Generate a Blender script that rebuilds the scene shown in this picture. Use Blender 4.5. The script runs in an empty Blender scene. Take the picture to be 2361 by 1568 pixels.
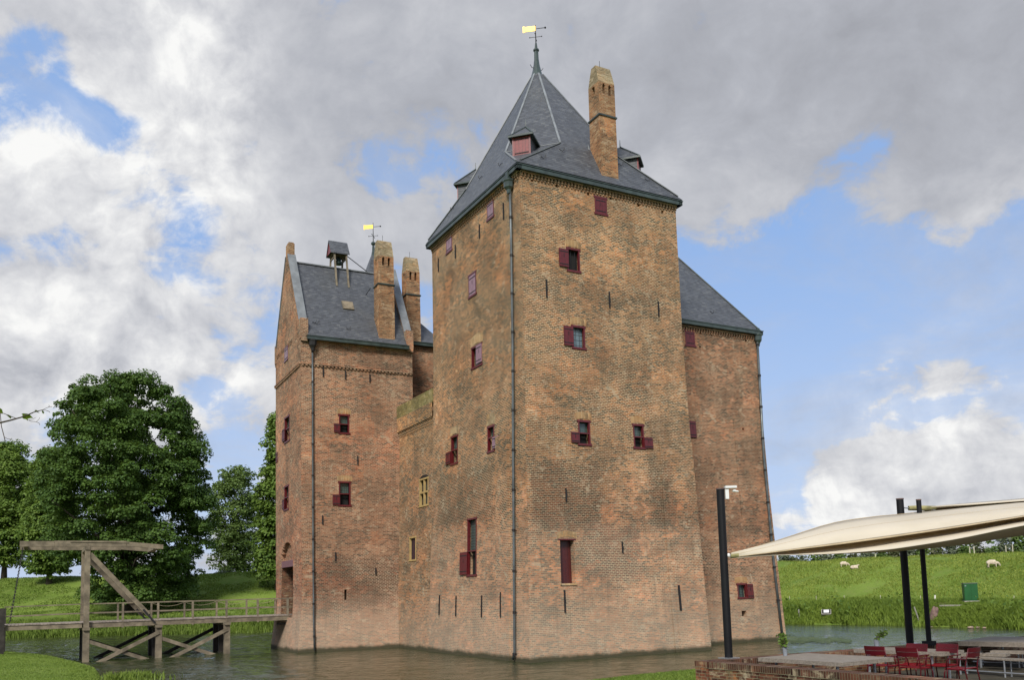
import bpy, math, random
import numpy as np
from mathutils import Vector, noise as mnoise
random.seed(7); rng = np.random.default_rng(11)
SC = bpy.context.scene
COL = SC.collection
PI = math.pi
def V(*a): return np.array(a, float)
def nrm(v): v = np.asarray(v, float); return v/np.linalg.norm(v)
# ------------------------------------------------------------------ camera model (measured in the photo)
F, CX, CY, EYE = 2054., 1180., 1159., 3.2
TH = math.atan(206/2054.); RO = 0.0277
fwd = V(0, math.cos(TH), math.sin(TH)); up0 = V(0, -math.sin(TH), math.cos(TH)); r0 = V(1, 0, 0)
cR = math.cos(RO)*r0 - math.sin(RO)*up0; cU = math.sin(RO)*r0 + math.cos(RO)*up0
CAM = V(0, 0, EYE)
def ray(u, v): return fwd + cR*((u-CX)/F) - cU*((v-CY)/F)
def proj(p):
    q = np.asarray(p, float)-CAM; z = q@fwd; return np.array([CX+F*(q@cR)/z, CY-F*(q@cU)/z])
def atz(u, v, z): d = ray(u, v); return CAM+d*((z-EYE)/d[2])
def aty(u, v, y): d = ray(u, v); return CAM+d*(y/d[1])
def onplane(u, v, A, B):
    n = V(-(B-A)[1], (B-A)[0], 0); d = ray(u, v); return CAM+d*(((A-CAM)@n)/(d@n))
cam = bpy.data.cameras.new('camera'); camo = bpy.data.objects.new('camera', cam); COL.objects.link(camo)
from mathutils import Matrix
M = Matrix(((cR[0], cU[0], -fwd[0], 0), (cR[1], cU[1], -fwd[1], 0), (cR[2], cU[2], -fwd[2], EYE), (0, 0, 0, 1)))
camo.matrix_world = M
cam.sensor_width = 36; cam.sensor_fit = 'HORIZONTAL'; cam.lens = F/2361*36
cam.shift_x = 0.0; cam.shift_y = (CY-784)/2361; cam.clip_end = 9000; cam.clip_start = .1
SC.camera = camo
# ------------------------------------------------------------------ tagging
def tag(o, label=None, cat=None, group=None, kind=None):
    if label: o['label'] = label
    if cat: o['category'] = cat
    if group: o['group'] = group
    if kind: o['kind'] = kind
    return o
def empty(name, loc=(0, 0, 0)):
    o = bpy.data.objects.new(name, None); COL.objects.link(o); o.location = tuple(map(float, loc)); return o
ORG = {}
def org(o): return V(0, 0, 0) if o is None else (V(*o.location) + org(o.parent))
def copy_tree(o, parent=None):
    c = o.copy(); COL.objects.link(c); c.parent = parent
    for ch in [x for x in bpy.data.objects if x.parent == o]: copy_tree(ch, c)
    return c
# ------------------------------------------------------------------ mesh builder
class MB:
    def __init__(s): s.v = []; s.f = []; s.uv = []
    def poly(s, pts, uvs=None):
        pts = [np.asarray(p, float) for p in pts]
        if uvs is None:
            n = V(0, 0, 0)
            for i in range(len(pts)): n = n+np.cross(pts[i]-pts[0], pts[(i+1) % len(pts)]-pts[0])
            L = np.linalg.norm(n); n = n/L if L > 1e-12 else V(0, 0, 1)
            h = np.cross(V(0, 0, 1), n)
            h = V(1, 0, 0) if np.linalg.norm(h) < 1e-3 else nrm(h)
            w = np.cross(n, h); uvs = [(p@h, p@w) for p in pts]
        i0 = len(s.v); s.v += pts; s.f.append(list(range(i0, i0+len(pts)))); s.uv.append(list(uvs))
    def hexa(s, c):  # c: 8 corners, bottom 4 ccw from above, then top 4
        for q in ((3, 2, 1, 0), (4, 5, 6, 7), (0, 1, 5, 4), (1, 2, 6, 5), (2, 3, 7, 6), (3, 0, 4, 7)): s.poly([c[i] for i in q])
    def box(s, cen, ax, ay, az):  # half vectors
        cen, ax, ay, az = map(lambda q: np.asarray(q, float), (cen, ax, ay, az))
        if np.cross(ax, ay)@az < 0: ax = -ax
        s.hexa([cen-ax-ay-az, cen+ax-ay-az, cen+ax+ay-az, cen-ax+ay-az, cen-ax-ay+az, cen+ax-ay+az, cen+ax+ay+az, cen-ax+ay+az])
    def bar(s, p, q, w, h, up=(0, 0, 1)):
        p = np.asarray(p, float); q = np.asarray(q, float); d = nrm(q-p); up = np.asarray(up, float)
        if abs(d@nrm(up)) > .98: up = V(1, 0, 0) if abs(d[0]) < .9 else V(0, 1, 0)
        x = nrm(np.cross(d, up)); y = np.cross(x, d); s.box((p+q)/2, x*w/2, (q-p)/2, y*h/2)
    def tube(s, path, r, n=8, cap=True):
        path = [np.asarray(p, float) for p in path]; rs = r if hasattr(r, '__len__') else [r]*len(path)
        d0 = nrm(path[1]-path[0]); x = np.cross(d0, V(0, 0, 1))
        if np.linalg.norm(x) < .1: x = np.cross(d0, V(0, 1, 0))
        x = nrm(x); rings = []
        for i, p in enumerate(path):
            d = nrm(path[min(i+1, len(path)-1)]-path[max(i-1, 0)]); x = nrm(x-d*(x@d)); y = np.cross(d, x)
            rings.append([p+rs[i]*(x*math.cos(2*PI*k/n)+y*math.sin(2*PI*k/n)) for k in range(n)])
        b = len(s.v)
        for rg in rings: s.v += rg
        for i in range(len(path)-1):
            for k in range(n):
                a0 = b+i*n+k; a1 = b+i*n+(k+1) % n
                s.f.append([a0, a1, a1+n, a0+n]); s.uv.append([(k/n, i), ((k+1)/n, i), ((k+1)/n, i+1), (k/n, i+1)])
        if cap:
            s.f.append([b+k for k in range(n)][::-1]); s.uv.append([(0, 0)]*n)
            e = b+(len(path)-1)*n; s.f.append([e+k for k in range(n)]); s.uv.append([(0, 0)]*n)
    def lathe(s, cen, prof, n=12):  # prof [(r,z)]
        s.tube([np.asarray(cen, float)+V(0, 0, z) for r, z in prof], [max(r, .001) for r, z in prof], n)
    def blob(s, cen, rad, rough=.15, n=10, m=7, seed=0):
        b = len(s.v); rad = np.asarray(rad, float)*np.ones(3)
        for j in range(m+1):
            th = PI*j/m
            for i in range(n):
                ph = 2*PI*i/n; d = V(math.sin(th)*math.cos(ph), math.sin(th)*math.sin(ph), math.cos(th))
                k = 1+rough*mnoise.noise(Vector(d*1.7)+Vector((seed*3.1, seed*1.7, 0)))*2
                s.v.append(np.asarray(cen, float)+d*rad*k)
        for j in range(m):
            for i in range(n):
                a0 = b+j*n+i; a1 = b+j*n+(i+1) % n
                s.f.append([a0, a0+n, a1+n, a1]); s.uv.append([(i/n, j/m)]*4)
    def build(s, name, mat, parent=None, smooth=False):
        o3 = org(parent); me = bpy.data.meshes.new(name)
        me.from_pydata([tuple(p-o3) for p in s.v], [], s.f)
        uvl = me.uv_layers.new(name='UVMap'); flat = [c for f in s.uv for q in f for c in q]
        uvl.data.foreach_set('uv', flat)
        me.materials.append(mat)
        if smooth: me.polygons.foreach_set('use_smooth', [True]*len(me.polygons))
        me.update()
        o = bpy.data.objects.new(name, me); COL.objects.link(o); o.parent = parent
        return o
def bevel(o, w=.01, seg=1):
    m = o.modifiers.new('bevel', 'BEVEL'); m.width = w; m.segments = seg; m.limit_method = 'ANGLE'
    return o
# ------------------------------------------------------------------ node helpers
class NT:
    def __init__(s, tree): s.t = tree; tree.nodes.clear()
    def n(s, typ, ins=None, **kw):
        nd = s.t.nodes.new(typ)
        for k, v in kw.items(): setattr(nd, k, v)
        for k, v in (ins or {}).items():
            sk = nd.inputs[k]
            if hasattr(v, 'is_linked') or isinstance(v, bpy.types.NodeSocket): s.t.links.new(v, sk)
            else: sk.default_value = v
        return nd
    def m(s, op, a, b=0., c=0., clamp=False):
        nd = s.n('ShaderNodeMath', {0: a, 1: b, 2: c}, operation=op); nd.use_clamp = clamp; return nd.outputs[0]
    def mix(s, f, a, b, bt='MIX'):
        nd = s.n('ShaderNodeMix', data_type='RGBA', blend_type=bt); 
        for i, v in ((0, f), (6, a), (7, b)):
            if isinstance(v, bpy.types.NodeSocket): s.t.links.new(v, nd.inputs[i])
            else: nd.inputs[i].default_value = (tuple(v)+(1,))[:4] if i else v
        return nd.outputs[2]
    def ramp(s, f, stops, interp='LINEAR'):
        nd = s.n('ShaderNodeValToRGB', {0: f}); r = nd.color_ramp; r.interpolation = interp
        while len(r.elements) < len(stops): r.elements.new(.5)
        for e, (p, c) in zip(r.elements, stops): e.position = p; e.color = (tuple(c)+(1,))[:4] if hasattr(c, '__len__') else (c, c, c, 1)
        return nd.outputs[0]
    def noise(s, vec, scale, detail=3, rough=.5, dist=0., dim='3D'):
        return s.n('ShaderNodeTexNoise', {'Vector': vec, 'Scale': scale, 'Detail': detail, 'Roughness': rough, 'Distortion': dist}, noise_dimensions=dim).outputs[0]
    def sm(s, x, a, b):
        return s.n('ShaderNodeMapRange', {0: x, 1: a, 2: b, 3: 0., 4: 1.}, interpolation_type='SMOOTHSTEP').outputs[0]
def newmat(name):
    m = bpy.data.materials.new(name); m.use_nodes = True; return m, NT(m.node_tree)
def finish(m, t, color, rough=.8, bump=None, bs=.3, bd=.02, metal=0., spec=.5, **kw):
    ins = {'Base Color': color if isinstance(color, bpy.types.NodeSocket) else (tuple(color)+(1,))[:4], 'Roughness': rough, 'Metallic': metal, 'Specular IOR Level': spec}
    ins.update(kw)
    if bump is not None: ins['Normal'] = t.n('ShaderNodeBump', {'Strength': bs, 'Distance': bd, 'Height': bump}).outputs[0]
    p = t.n('ShaderNodeBsdfPrincipled', ins); o = t.n('ShaderNodeOutputMaterial', {0: p.outputs[0]}); return m
def simple(name, col, rough=.7, var=.25, scale=3., metal=0., spec=.4, bs=.15, stretch=(1, 1, 1)):
    m, t = newmat(name); co = t.n('ShaderNodeTexCoord').outputs['Object']
    mp = t.n('ShaderNodeMapping', {'Vector': co, 'Scale': stretch}).outputs[0]
    n = t.noise(mp, scale, 5, .6); n2 = t.noise(mp, scale*.21, 3)
    d = tuple(c*(1-var) for c in col); l = tuple(min(1, c*(1+var)) for c in col)
    c = t.mix(t.sm(n, .3, .7), d, l); c = t.mix(t.m('MULTIPLY', t.sm(n2, .45, .7), var*.8), c, tuple(x*.6 for x in col))
    return finish(m, t, c, rough, n, bs, .01, metal, spec)
# brick laid in metres of UV (u along the wall, v height)
def brick(name, ramp, mortar, h=.082, w=.23, mj=.019, zones=(), patches=(), mortar_amt=.95, algae=True, clus=.42, base_h=0., gr=.09, wash=0):
    m, t = newmat(name); uv = t.n('ShaderNodeTexCoord').outputs['UV']
    wob = t.n('ShaderNodeTexNoise', {'Vector': uv, 'Scale': .9, 'Detail': 2.}, noise_dimensions='2D').outputs['Color']
    wob = t.n('ShaderNodeVectorMath', {0: wob, 1: (.5, .5, .5)}, operation='SUBTRACT').outputs[0]
    wob = t.n('ShaderNodeVectorMath', {0: wob, 3: .05}, operation='SCALE').outputs[0]
    uvw = t.n('ShaderNodeVectorMath', {0: uv, 1: wob}, operation='ADD').outputs[0]
    sp = t.n('ShaderNodeSeparateXYZ', {0: uvw}); U, Vv = sp.outputs[0], sp.outputs[1]
    r = t.m('DIVIDE', Vv, h); row = t.m('FLOOR', r); fv = t.m('SUBTRACT', r, row)
    rs = t.n('ShaderNodeTexWhiteNoise', {'W': row}, noise_dimensions='1D').outputs[0]
    u1 = t.m('ADD', t.m('DIVIDE', U, w), t.m('ADD', t.m('MULTIPLY', t.m('MODULO', row, 2.), .5), t.m('MULTIPLY', rs, .25)))
    colm = t.m('FLOOR', u1); fu = t.m('SUBTRACT', u1, colm)
    idv = t.n('ShaderNodeCombineXYZ', {0: colm, 1: row}).outputs[0]
    wn = t.n('ShaderNodeTexWhiteNoise', {'Vector': idv}, noise_dimensions='3D').outputs[0]
    cl1 = t.noise(uv, .55, 5, .62, .4, '2D'); 
    st = t.n('ShaderNodeMapping', {'Vector': uv, 'Scale': (.7, 3.2, 1)}).outputs[0]
    cl2 = t.noise(st, 1.3, 5, .65, .2, '2D')
    f = t.m('ADD', t.m('MULTIPLY', wn, 1-clus), t.m('MULTIPLY', t.sm(t.m('ADD', t.m('MULTIPLY', cl1, .5), t.m('MULTIPLY', cl2, .5)), .33, .67), clus))
    c = t.ramp(f, ramp, 'LINEAR')
    z = t.n('ShaderNodeSeparateXYZ', {0: uv}); zU, zV = z.outputs[0], z.outputs[1]
    edge = t.noise(uv, .8, 5, .65, 0, '2D'); edn = t.m('MULTIPLY', t.m('SUBTRACT', edge, .5), 3.2)
    zj = t.m('ADD', zV, edn); uj = t.m('ADD', zU, t.m('MULTIPLY', t.m('SUBTRACT', t.noise(uv, 1.1, 4, .6, 1., '2D'), .5), 2.6))
    mortc = mortar; mask_m = t.m('MAXIMUM', t.m('LESS_THAN', t.m('MULTIPLY', fu, w), mj), t.m('LESS_THAN', t.m('MULTIPLY', fv, h), mj))
    # repair patches: irregular panels of differing brick
    for (pw, ph_, sd_, am) in ((1.9, 1.15, 3.7, .75), (.75, .5, 9.1, .6)):
        pu = t.m('FLOOR', t.m('DIVIDE', t.m('ADD', zU, t.m('MULTIPLY', t.m('SUBTRACT', t.noise(uv, 1.6/pw, 4, .6, 0, '2D'), .5), pw*2.4)), pw)); pv = t.m('FLOOR', t.m('DIVIDE', t.m('ADD', zV, t.m('MULTIPLY', t.m('SUBTRACT', t.noise(uv, 1.9/pw, 4, .6, .4, '2D'), .5), ph_*2.4)), ph_))
        pr = t.n('ShaderNodeTexWhiteNoise', {'Vector': t.n('ShaderNodeCombineXYZ', {0: pu, 1: pv, 2: sd_}).outputs[0]}, noise_dimensions='3D').outputs[0]
        tint_ = t.ramp(pr, [(0, (.50, .44, .42)), (.22, (.80, .72, .68)), (.45, (1., 1., 1.)), (.7, (1.0, .98, .95)), (.86, (1.32, 1.05, .82)), (1., (1.45, 1.42, 1.42))]); c = t.mix(am, c, t.mix(1., c, tint_, 'MULTIPLY'))
    for (z0, z1, tint, amt) in zones:   # soft change of brick kind with height
        k = t.m('MULTIPLY', t.sm(zj, z0, z1), amt); c = t.mix(k, c, t.mix(1., c, tint, 'MULTIPLY'))
    jr = t.m('MULTIPLY', t.m('SUBTRACT', t.noise(uv, 1.7, 5, .7, 0, '2D'), .5), 1.7); jt = t.m('MULTIPLY', t.m('SUBTRACT', t.noise(uv, 1.4, 5, .7, .4, '2D'), .5), 1.5)
    zj = t.m('ADD', zV, jr); uj = t.m('ADD', zU, jt)
    for (a0, a1, b0, b1, tint, amt) in patches:
        e = .09
        k = t.m('MULTIPLY', t.m('MULTIPLY', t.sm(uj, a0-e, a0+e), t.m('SUBTRACT', 1., t.sm(uj, a1-e, a1+e))),
                t.m('MULTIPLY', t.sm(zj, b0-e, b0+e), t.m('SUBTRACT', 1., t.sm(zj, b1-e, b1+e))))
        c = t.mix(t.m('MULTIPLY', k, amt), c, t.mix(1., c, tint, 'MULTIPLY'))
    if wash: c = t.mix(t.m('MULTIPLY', t.m('SUBTRACT', 1., t.sm(zj, wash-.8, wash+.8)), .20), c, (.50, .385, .29))
    mn = t.sm(t.noise(uv, .37, 4, .6, .5, '2D'), .35, .65)
    mc = t.mix(mn, tuple(x*.55 for x in mortar), mortar)
    c = t.mix(t.m('MULTIPLY', mask_m, mortar_amt), c, mc)
    # pale efflorescence, soot and lichen flecks
    fl = t.m('MULTIPLY', t.sm(t.noise(uv, 1.3, 6, .75, .6, '2D'), .50, .70), t.sm(t.n('ShaderNodeTexWhiteNoise', {'Vector': idv}, noise_dimensions='2D').outputs[0], .35, .8)); c = t.mix(t.m('MULTIPLY', fl, .55), c, (.58, .47, .32))
    dk = t.m('MULTIPLY', t.sm(t.noise(st, .8, 6, .75, .3, '2D'), .48, .68), t.sm(wn, .3, .6)); c = t.mix(t.m('MULTIPLY', dk, .42), c, (.06, .045, .03))
    rain = t.n('ShaderNodeMapping', {'Vector': uv, 'Scale': (3.5, .25, 1)}).outputs[0]
    rk = t.sm(t.noise(rain, 1., 4, .6, 0, '2D'), .55, .75); c = t.mix(t.m('MULTIPLY', rk, .28), c, (.08, .065, .045))
    if algae:
        k2 = t.m('SUBTRACT', 1., t.sm(t.m('ADD', zV, t.m('MULTIPLY', edn, .5)), .6, 4.2)); c = t.mix(t.m('MULTIPLY', k2, .34), c, (.50, .42, .31))
        k = t.m('SUBTRACT', 1., t.sm(t.m('ADD', zV, t.m('MULTIPLY', edn, .10)), .10, .34)); c = t.mix(t.m('MULTIPLY', k, .93), c, (.020, .026, .010))
    c = t.mix(gr, c, (.32, .27, .19))
    hgt = t.m('SUBTRACT', t.m('MULTIPLY', wn, .5), t.m('MULTIPLY', mask_m, 1.))
    return finish(m, t, c, .92, hgt, .35, .006, spec=.2)
RB = [(0., (.028, .022, .017)), (.22, (.07, .040, .024)), (.38, (.165, .078, .036)), (.5, (.27, .125, .05)), (.6, (.40, .19, .078)), (.7, (.24, .12, .062)), (.84, (.42, .18, .078)), (1., (.54, .39, .25))]
RR = [(0., (.03, .022, .018)), (.2, (.09, .042, .028)), (.38, (.20, .078, .042)), (.52, (.32, .13, .068)), (.64, (.38, .20, .115)), (.76, (.25, .125, .075)), (.88, (.43, .18, .09)), (1., (.55, .40, .26))]
M_keep = brick('keep_brick', RB, (.66, .53, .34), zones=[(9.5, 6.5, (1.1, .93, .95), .9), (6.3, 4.0, (1.25, 1.25, 1.25), .85)], patches=[
    (.2, 4.3, 6.1, 9.2, (.42, .31, .28), .95), (3.1, 6.6, 3.7, 6.3, (.50, .32, .28), .95), (4.8, 7.2, 6.4, 9.6, (1.4, 1.4, 1.45), .8),
    (7.4, 8.9, 6.0, 9.5, (.42, .31, .28), .95), (1.2, 7.8, 12.2, 15.2, (.82, .76, .7), .6), (.4, 3.0, 16.4, 17.6, (.8, .65, .55), .5), (0, 9.5, 18.6, 23, (1.12, 1.08, .95), .7),
    (101., 108, 6.8, 9.6, (.48, .43, .39), .9), (104.5, 109.5, 16.5, 21, (.80, .80, .76), .5), (105.3, 109.8, 0, 7.0, (1.2, 1.15, 1.15), .5), (101.5, 106.0, 9.6, 13., (1.2, 1.12, 1.0), .5), (100, 110, 14, 23, (.95, .90, .82), .7), (.3, 2.2, 9.9, 11.2, (.75, .72, .62), .7), (5.5, 9.4, 10.8, 12.0, (.78, .72, .66), .6), (2.0, 5.2, 14.6, 15.8, (1.2, 1.0, .8), .5)], wash=6.2)
M_gate = brick('gate_brick', RR, (.60, .46, .31), zones=[(5.6, 4.6, (.80, .62, .55), .8), (2.9, 1.9, (1.5, 1.6, 1.75), .7)], patches=[
    (2.6, 6.6, 11.0, 13.6, (1.1, .75, .6), .6), (.9, 6.8, 2.6, 5.6, (.50, .36, .33), .85), (100, 107, 2.2, 8, (1.25, .88, .78), .6), (100, 107, 8, 17, (1.15, 1.0, .95), .5)], wash=2.6)
M_hall = brick('hall_brick', RR, (.52, .41, .27), zones=[(4.2, 2.0, (1.1, 1.1, .95), .7)], patches=[(0, 20, 5, 13, (.85, .76, .68), .7), (0, 20, 16, 19, (1.15, .9, .7), .6)])
M_curt = brick('curtain_brick', RB, (.60, .49, .32), zones=[(10.5, 13.5, (1.15, 1.15, .8), .7), (4.5, 2, (1.1, .85, .75), .6)])
M_moss = brick('parapet_moss_brick', [(0, (.1, .09, .03)), (.4, (.2, .17, .06)), (.7, (.3, .24, .1)), (1., (.42, .36, .18))], (.3, .3, .12), algae=False)
M_cap = brick('chimney_cap_brick', [(0, (.14, .11, .07)), (.4, (.25, .19, .11)), (.7, (.36, .28, .18)), (1., (.45, .38, .26))], (.38, .35, .22), algae=False, gr=.03)
M_chim = brick('chimney_brick', [(0., (.06, .035, .022)), (.25, (.18, .085, .045)), (.5, (.31, .145, .07)), (.75, (.38, .22, .115)), (1., (.50, .37, .23))], (.42, .33, .2), algae=False, gr=.03)
M_arch = brick('arch_brick', [(0, (.22, .13, .06)), (.5, (.42, .28, .14)), (1, (.5, .38, .22))], (.26, .2, .13), h=.6, w=.075, mj=.016, algae=False)
M_pale = brick('pale_brick', [(0, (.26, .18, .09)), (.5, (.44, .34, .2)), (1, (.52, .43, .28))], (.3, .25, .16), h=.5, w=.075, mj=.014, algae=False)
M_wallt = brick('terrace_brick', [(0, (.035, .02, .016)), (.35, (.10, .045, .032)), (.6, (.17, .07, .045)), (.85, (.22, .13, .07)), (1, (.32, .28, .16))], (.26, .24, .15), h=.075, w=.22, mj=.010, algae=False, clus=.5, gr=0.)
M_wallc = brick('terrace_coping_brick', [(0, (.03, .018, .014)), (.4, (.09, .04, .028)), (.7, (.15, .06, .04)), (1, (.26, .22, .14))], (.22, .2, .13), h=.4, w=.07, mj=.010, algae=False, clus=.5, gr=0.)
def slate_mat():
    m, t = newmat('slate'); uv = t.n('ShaderNodeTexCoord').outputs['UV']
    sp = t.n('ShaderNodeSeparateXYZ', {0: uv}); h, w = .15, .22
    r = t.m('DIVIDE', sp.outputs[1], h); row = t.m('FLOOR', r); fv = t.m('SUBTRACT', r, row)
    u1 = t.m('ADD', t.m('DIVIDE', sp.outputs[0], w), t.m('MULTIPLY', t.m('MODULO', row, 2.), .5)); cm = t.m('FLOOR', u1)
    wn = t.n('ShaderNodeTexWhiteNoise', {'Vector': t.n('ShaderNodeCombineXYZ', {0: cm, 1: row}).outputs[0]}).outputs[0]
    c = t.ramp(wn, [(0., (.060, .064, .072)), (.5, (.080, .085, .096)), (.9, (.095, .102, .114)), (1, (.125, .13, .135))])
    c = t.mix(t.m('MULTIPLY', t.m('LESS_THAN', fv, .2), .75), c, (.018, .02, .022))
    n = t.noise(uv, .5, 5, .65, .5, '2D'); c = t.mix(t.m('MULTIPLY', t.sm(n, .5, .75), .18), c, (.12, .12, .10))
    hh = t.m('ADD', t.m('MULTIPLY', fv, -1.), t.m('MULTIPLY', wn, .3))
    return finish(m, t, c, .48, hh, .4, .02, spec=.5)
M_slate = slate_mat()
M_lead = simple('lead_sheet', (.20, .215, .225), .5, .25, 1.5, spec=.5)
M_gutter = simple('lead_gutter', (.045, .065, .06), .35, .3, 2., spec=.6)
M_pipe = simple('zinc_pipe', (.11, .125, .13), .4, .3, 2., metal=.3)
M_iron = simple('wall_iron', (.018, .017, .018), .6, .2)
def paint(name, col, rough=.3, plank=.0):
    m, t = newmat(name); co = t.n('ShaderNodeTexCoord').outputs['UV']
    n = t.noise(co, 6., 5, .7, 0, '2D'); c = t.mix(t.sm(n, .3, .75), col, tuple(x*.7 for x in col))
    if plank:
        sp = t.n('ShaderNodeSeparateXYZ', {0: co}); fr = t.m('FRACT', t.m('DIVIDE', sp.outputs[0], plank)); c = t.mix(t.m('MULTIPLY', t.m('LESS_THAN', fr, .1), .7), c, (.02, .004, .004))
    return finish(m, t, c, rough, n, .1, .004, spec=.6)
M_red = paint('red_paint', (.125, .013, .016), .32); M_redp = paint('red_plank_paint', (.13, .013, .017), .30, .17)
M_redsheen = paint('red_plank_sky_sheen', (.34, .20, .25), .4, .17)   # pink sky reflection on glossy red boards, painted into the base colour
M_dred = paint('dark_red_door', (.085, .014, .014), .4, .16)
M_lint = paint('faded_lintel_paint', (.20, .085, .10), .5)
M_dorm = paint('dormer_red_plank', (.24, .042, .04), .4, .17)
M_yel = simple('ochre_frame_paint', (.44, .31, .13), .5, .15)
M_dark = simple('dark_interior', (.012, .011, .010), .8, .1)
def leaded(name, col, grid=.11):
    m, t = newmat(name); co = t.n('ShaderNodeTexCoord').outputs['UV']; sp = t.n('ShaderNodeSeparateXYZ', {0: co})
    g = t.m('MAXIMUM', t.m('LESS_THAN', t.m('FRACT', t.m('DIVIDE', sp.outputs[0], grid)), .14), t.m('LESS_THAN', t.m('FRACT', t.m('DIVIDE', sp.outputs[1], grid*1.3)), .11))
    c = t.mix(g, col, (.01, .01, .01)); n = t.noise(co, 9., 2, .5, 0, '2D')
    return finish(m, t, c, .12, n, .25, .01, spec=.8)
M_glass = leaded('leaded_glass', (.06, .095, .085)); M_glassb = leaded('bluish_glass', (.13, .19, .22), .2)
M_wood = simple('weathered_oak', (.20, .165, .115), .85, .38, 2.2, stretch=(1, 1, 1), bs=.35)
M_woodd = simple('dark_tarred_wood', (.035, .030, .025), .75, .4, 3.)
M_woodl = simple('deck_board_edge', (.30, .25, .21), .8, .3, 3.)
M_woodt = simple('table_grey_wood', (.24, .205, .165), .7, .25, 4., stretch=(1, 6, 6))
M_black = simple('black_steel', (.006, .006, .008), .55, .2, spec=.3)
M_steel = simple('galvanised_steel', (.42, .44, .46), .35, .2, 5., metal=.7)
M_chair = simple('red_chair_paint', (.085, .004, .008), .38, .12, 4.)
M_cush = simple('bright_red_seat', (.19, .006, .011), .5, .1, 4.)
M_conc = simple('concrete', (.42, .38, .34), .85, .2, 4.)
M_floor = simple('terrace_paving', (.06, .052, .035), .9, .4, 1.5)
M_sail = simple('sail_cloth', (.58, .51, .39), .8, .05, .8, bs=.05)
M_sail, _t = newmat('sail_fabric'); _c = _t.mix(_t.sm(_t.noise(_t.n('ShaderNodeTexCoord').outputs['Object'], .8, 4), .3, .7), (.68, .61, .48), (.74, .67, .54))
_p = _t.n('ShaderNodeBsdfPrincipled', {'Base Color': _c, 'Roughness': .8, 'Specular IOR Level': .2}); _r = _t.n('ShaderNodeBsdfTranslucent', {0: (.62, .42, .18, 1)}); _m = _t.n('ShaderNodeMixShader', {0: .22, 1: _p.outputs[0], 2: _r.outputs[0]}); _t.n('ShaderNodeOutputMaterial', {0: _m.outputs[0]})
M_sailm = simple('mossy_sail_hem', (.24, .22, .10), .85, .5, 3.)
M_white = simple('white_plastic', (.75, .75, .74), .35, .05)
M_gold = simple('gilded_metal', (.95, .62, .14), .5, .1, metal=.6)
M_green = simple('cabinet_green', (.014, .10, .025), .45, .12, 2.)
M_wool = simple('wool', (.62, .52, .40), .95, .2, 8., bs=.5)
M_stone = simple('granite_boulder', (.20, .13, .11), .85, .4, 3., bs=.6)
M_rubble = simple('bank_stone', (.34, .25, .19), .9, .35, 4., bs=.6)
M_bark = simple('bark', (.075, .06, .045), .95, .4, 3., bs=.6)
M_pot = simple('grey_zinc_pot', (.22, .24, .27), .5, .2, 6.)
M_bell = simple('bronze_bell', (.03, .05, .045), .4, .3, 6., metal=.5)
M_chain = simple('chain_iron', (.03, .028, .025), .6, .2)
M_rope = simple('rope', (.35, .30, .2), .9, .2)
def leafmat(name, c1, c2, trans=.25, rough=.6):
    m, t = newmat(name); g = t.n('ShaderNodeNewGeometry'); r = g.outputs['Random Per Island']
    n = t.noise(t.n('ShaderNodeTexCoord').outputs['Object'], .35, 3)
    f = t.m('ADD', t.m('MULTIPLY', r, .6), t.m('MULTIPLY', t.sm(n, .3, .7), .4)); c = t.mix(f, c1, c2)
    p = t.n('ShaderNodeBsdfPrincipled', {'Base Color': c, 'Roughness': rough, 'Specular IOR Level': .3})
    tr = t.n('ShaderNodeBsdfTranslucent', {0: t.mix(.5, c, (.22, .30, .04))})
    mx = t.n('ShaderNodeMixShader', {0: trans, 1: p.outputs[0], 2: tr.outputs[0]}); t.n('ShaderNodeOutputMaterial', {0: mx.outputs[0]}); return m
M_lf1 = leafmat('maple_leaves', (.034, .080, .016), (.11, .19, .030))
M_lf2 = leafmat('poplar_leaves', (.07, .12, .032), (.17, .25, .06))
M_lf3 = leafmat('oak_leaves', (.065, .13, .022), (.19, .28, .045))
M_lf4 = leafmat('willow_leaves', (.10, .125, .075), (.20, .23, .15))
M_lf5 = leafmat('hawthorn_leaves', (.06, .085, .03), (.15, .14, .07))
M_grassb = leafmat('grass_blades', (.11, .18, .026), (.26, .35, .065), .3)
M_grassd = leafmat('rough_grass_blades', (.095, .16, .020), (.29, .39, .06), .3)
M_grassm = leafmat('meadow_grass_blades', (.17, .23, .030), (.36, .42, .085), .3)
M_vine = leafmat('vine_leaves', (.07, .16, .012), (.20, .26, .02), .45, .4)
M_weed = leafmat('water_weed', (.06, .10, .03), (.16, .2, .07), .1)
def grass_mat(name, c1, c2, c3):
    m, t = newmat(name); co = t.n('ShaderNodeTexCoord').outputs['Object']
    n1 = t.noise(co, .12, 5, .6); n2 = t.noise(co, 1.1, 6, .7); n3 = t.noise(co, 9., 4, .7)
    c = t.mix(t.sm(n1, .35, .65), c1, c2); c = t.mix(t.m('MULTIPLY', t.sm(n2, .45, .7), .65), c, c3); c = t.mix(t.m('MULTIPLY', t.sm(n3, .4, .7), .5), c, tuple(x*.5 for x in c1))
    return finish(m, t, c, .9, t.m('ADD', n2, n3), .8, .08, spec=.1)
M_ground = grass_mat('meadow', (.12, .19, .028), (.20, .28, .050), (.22, .25, .075))
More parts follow.
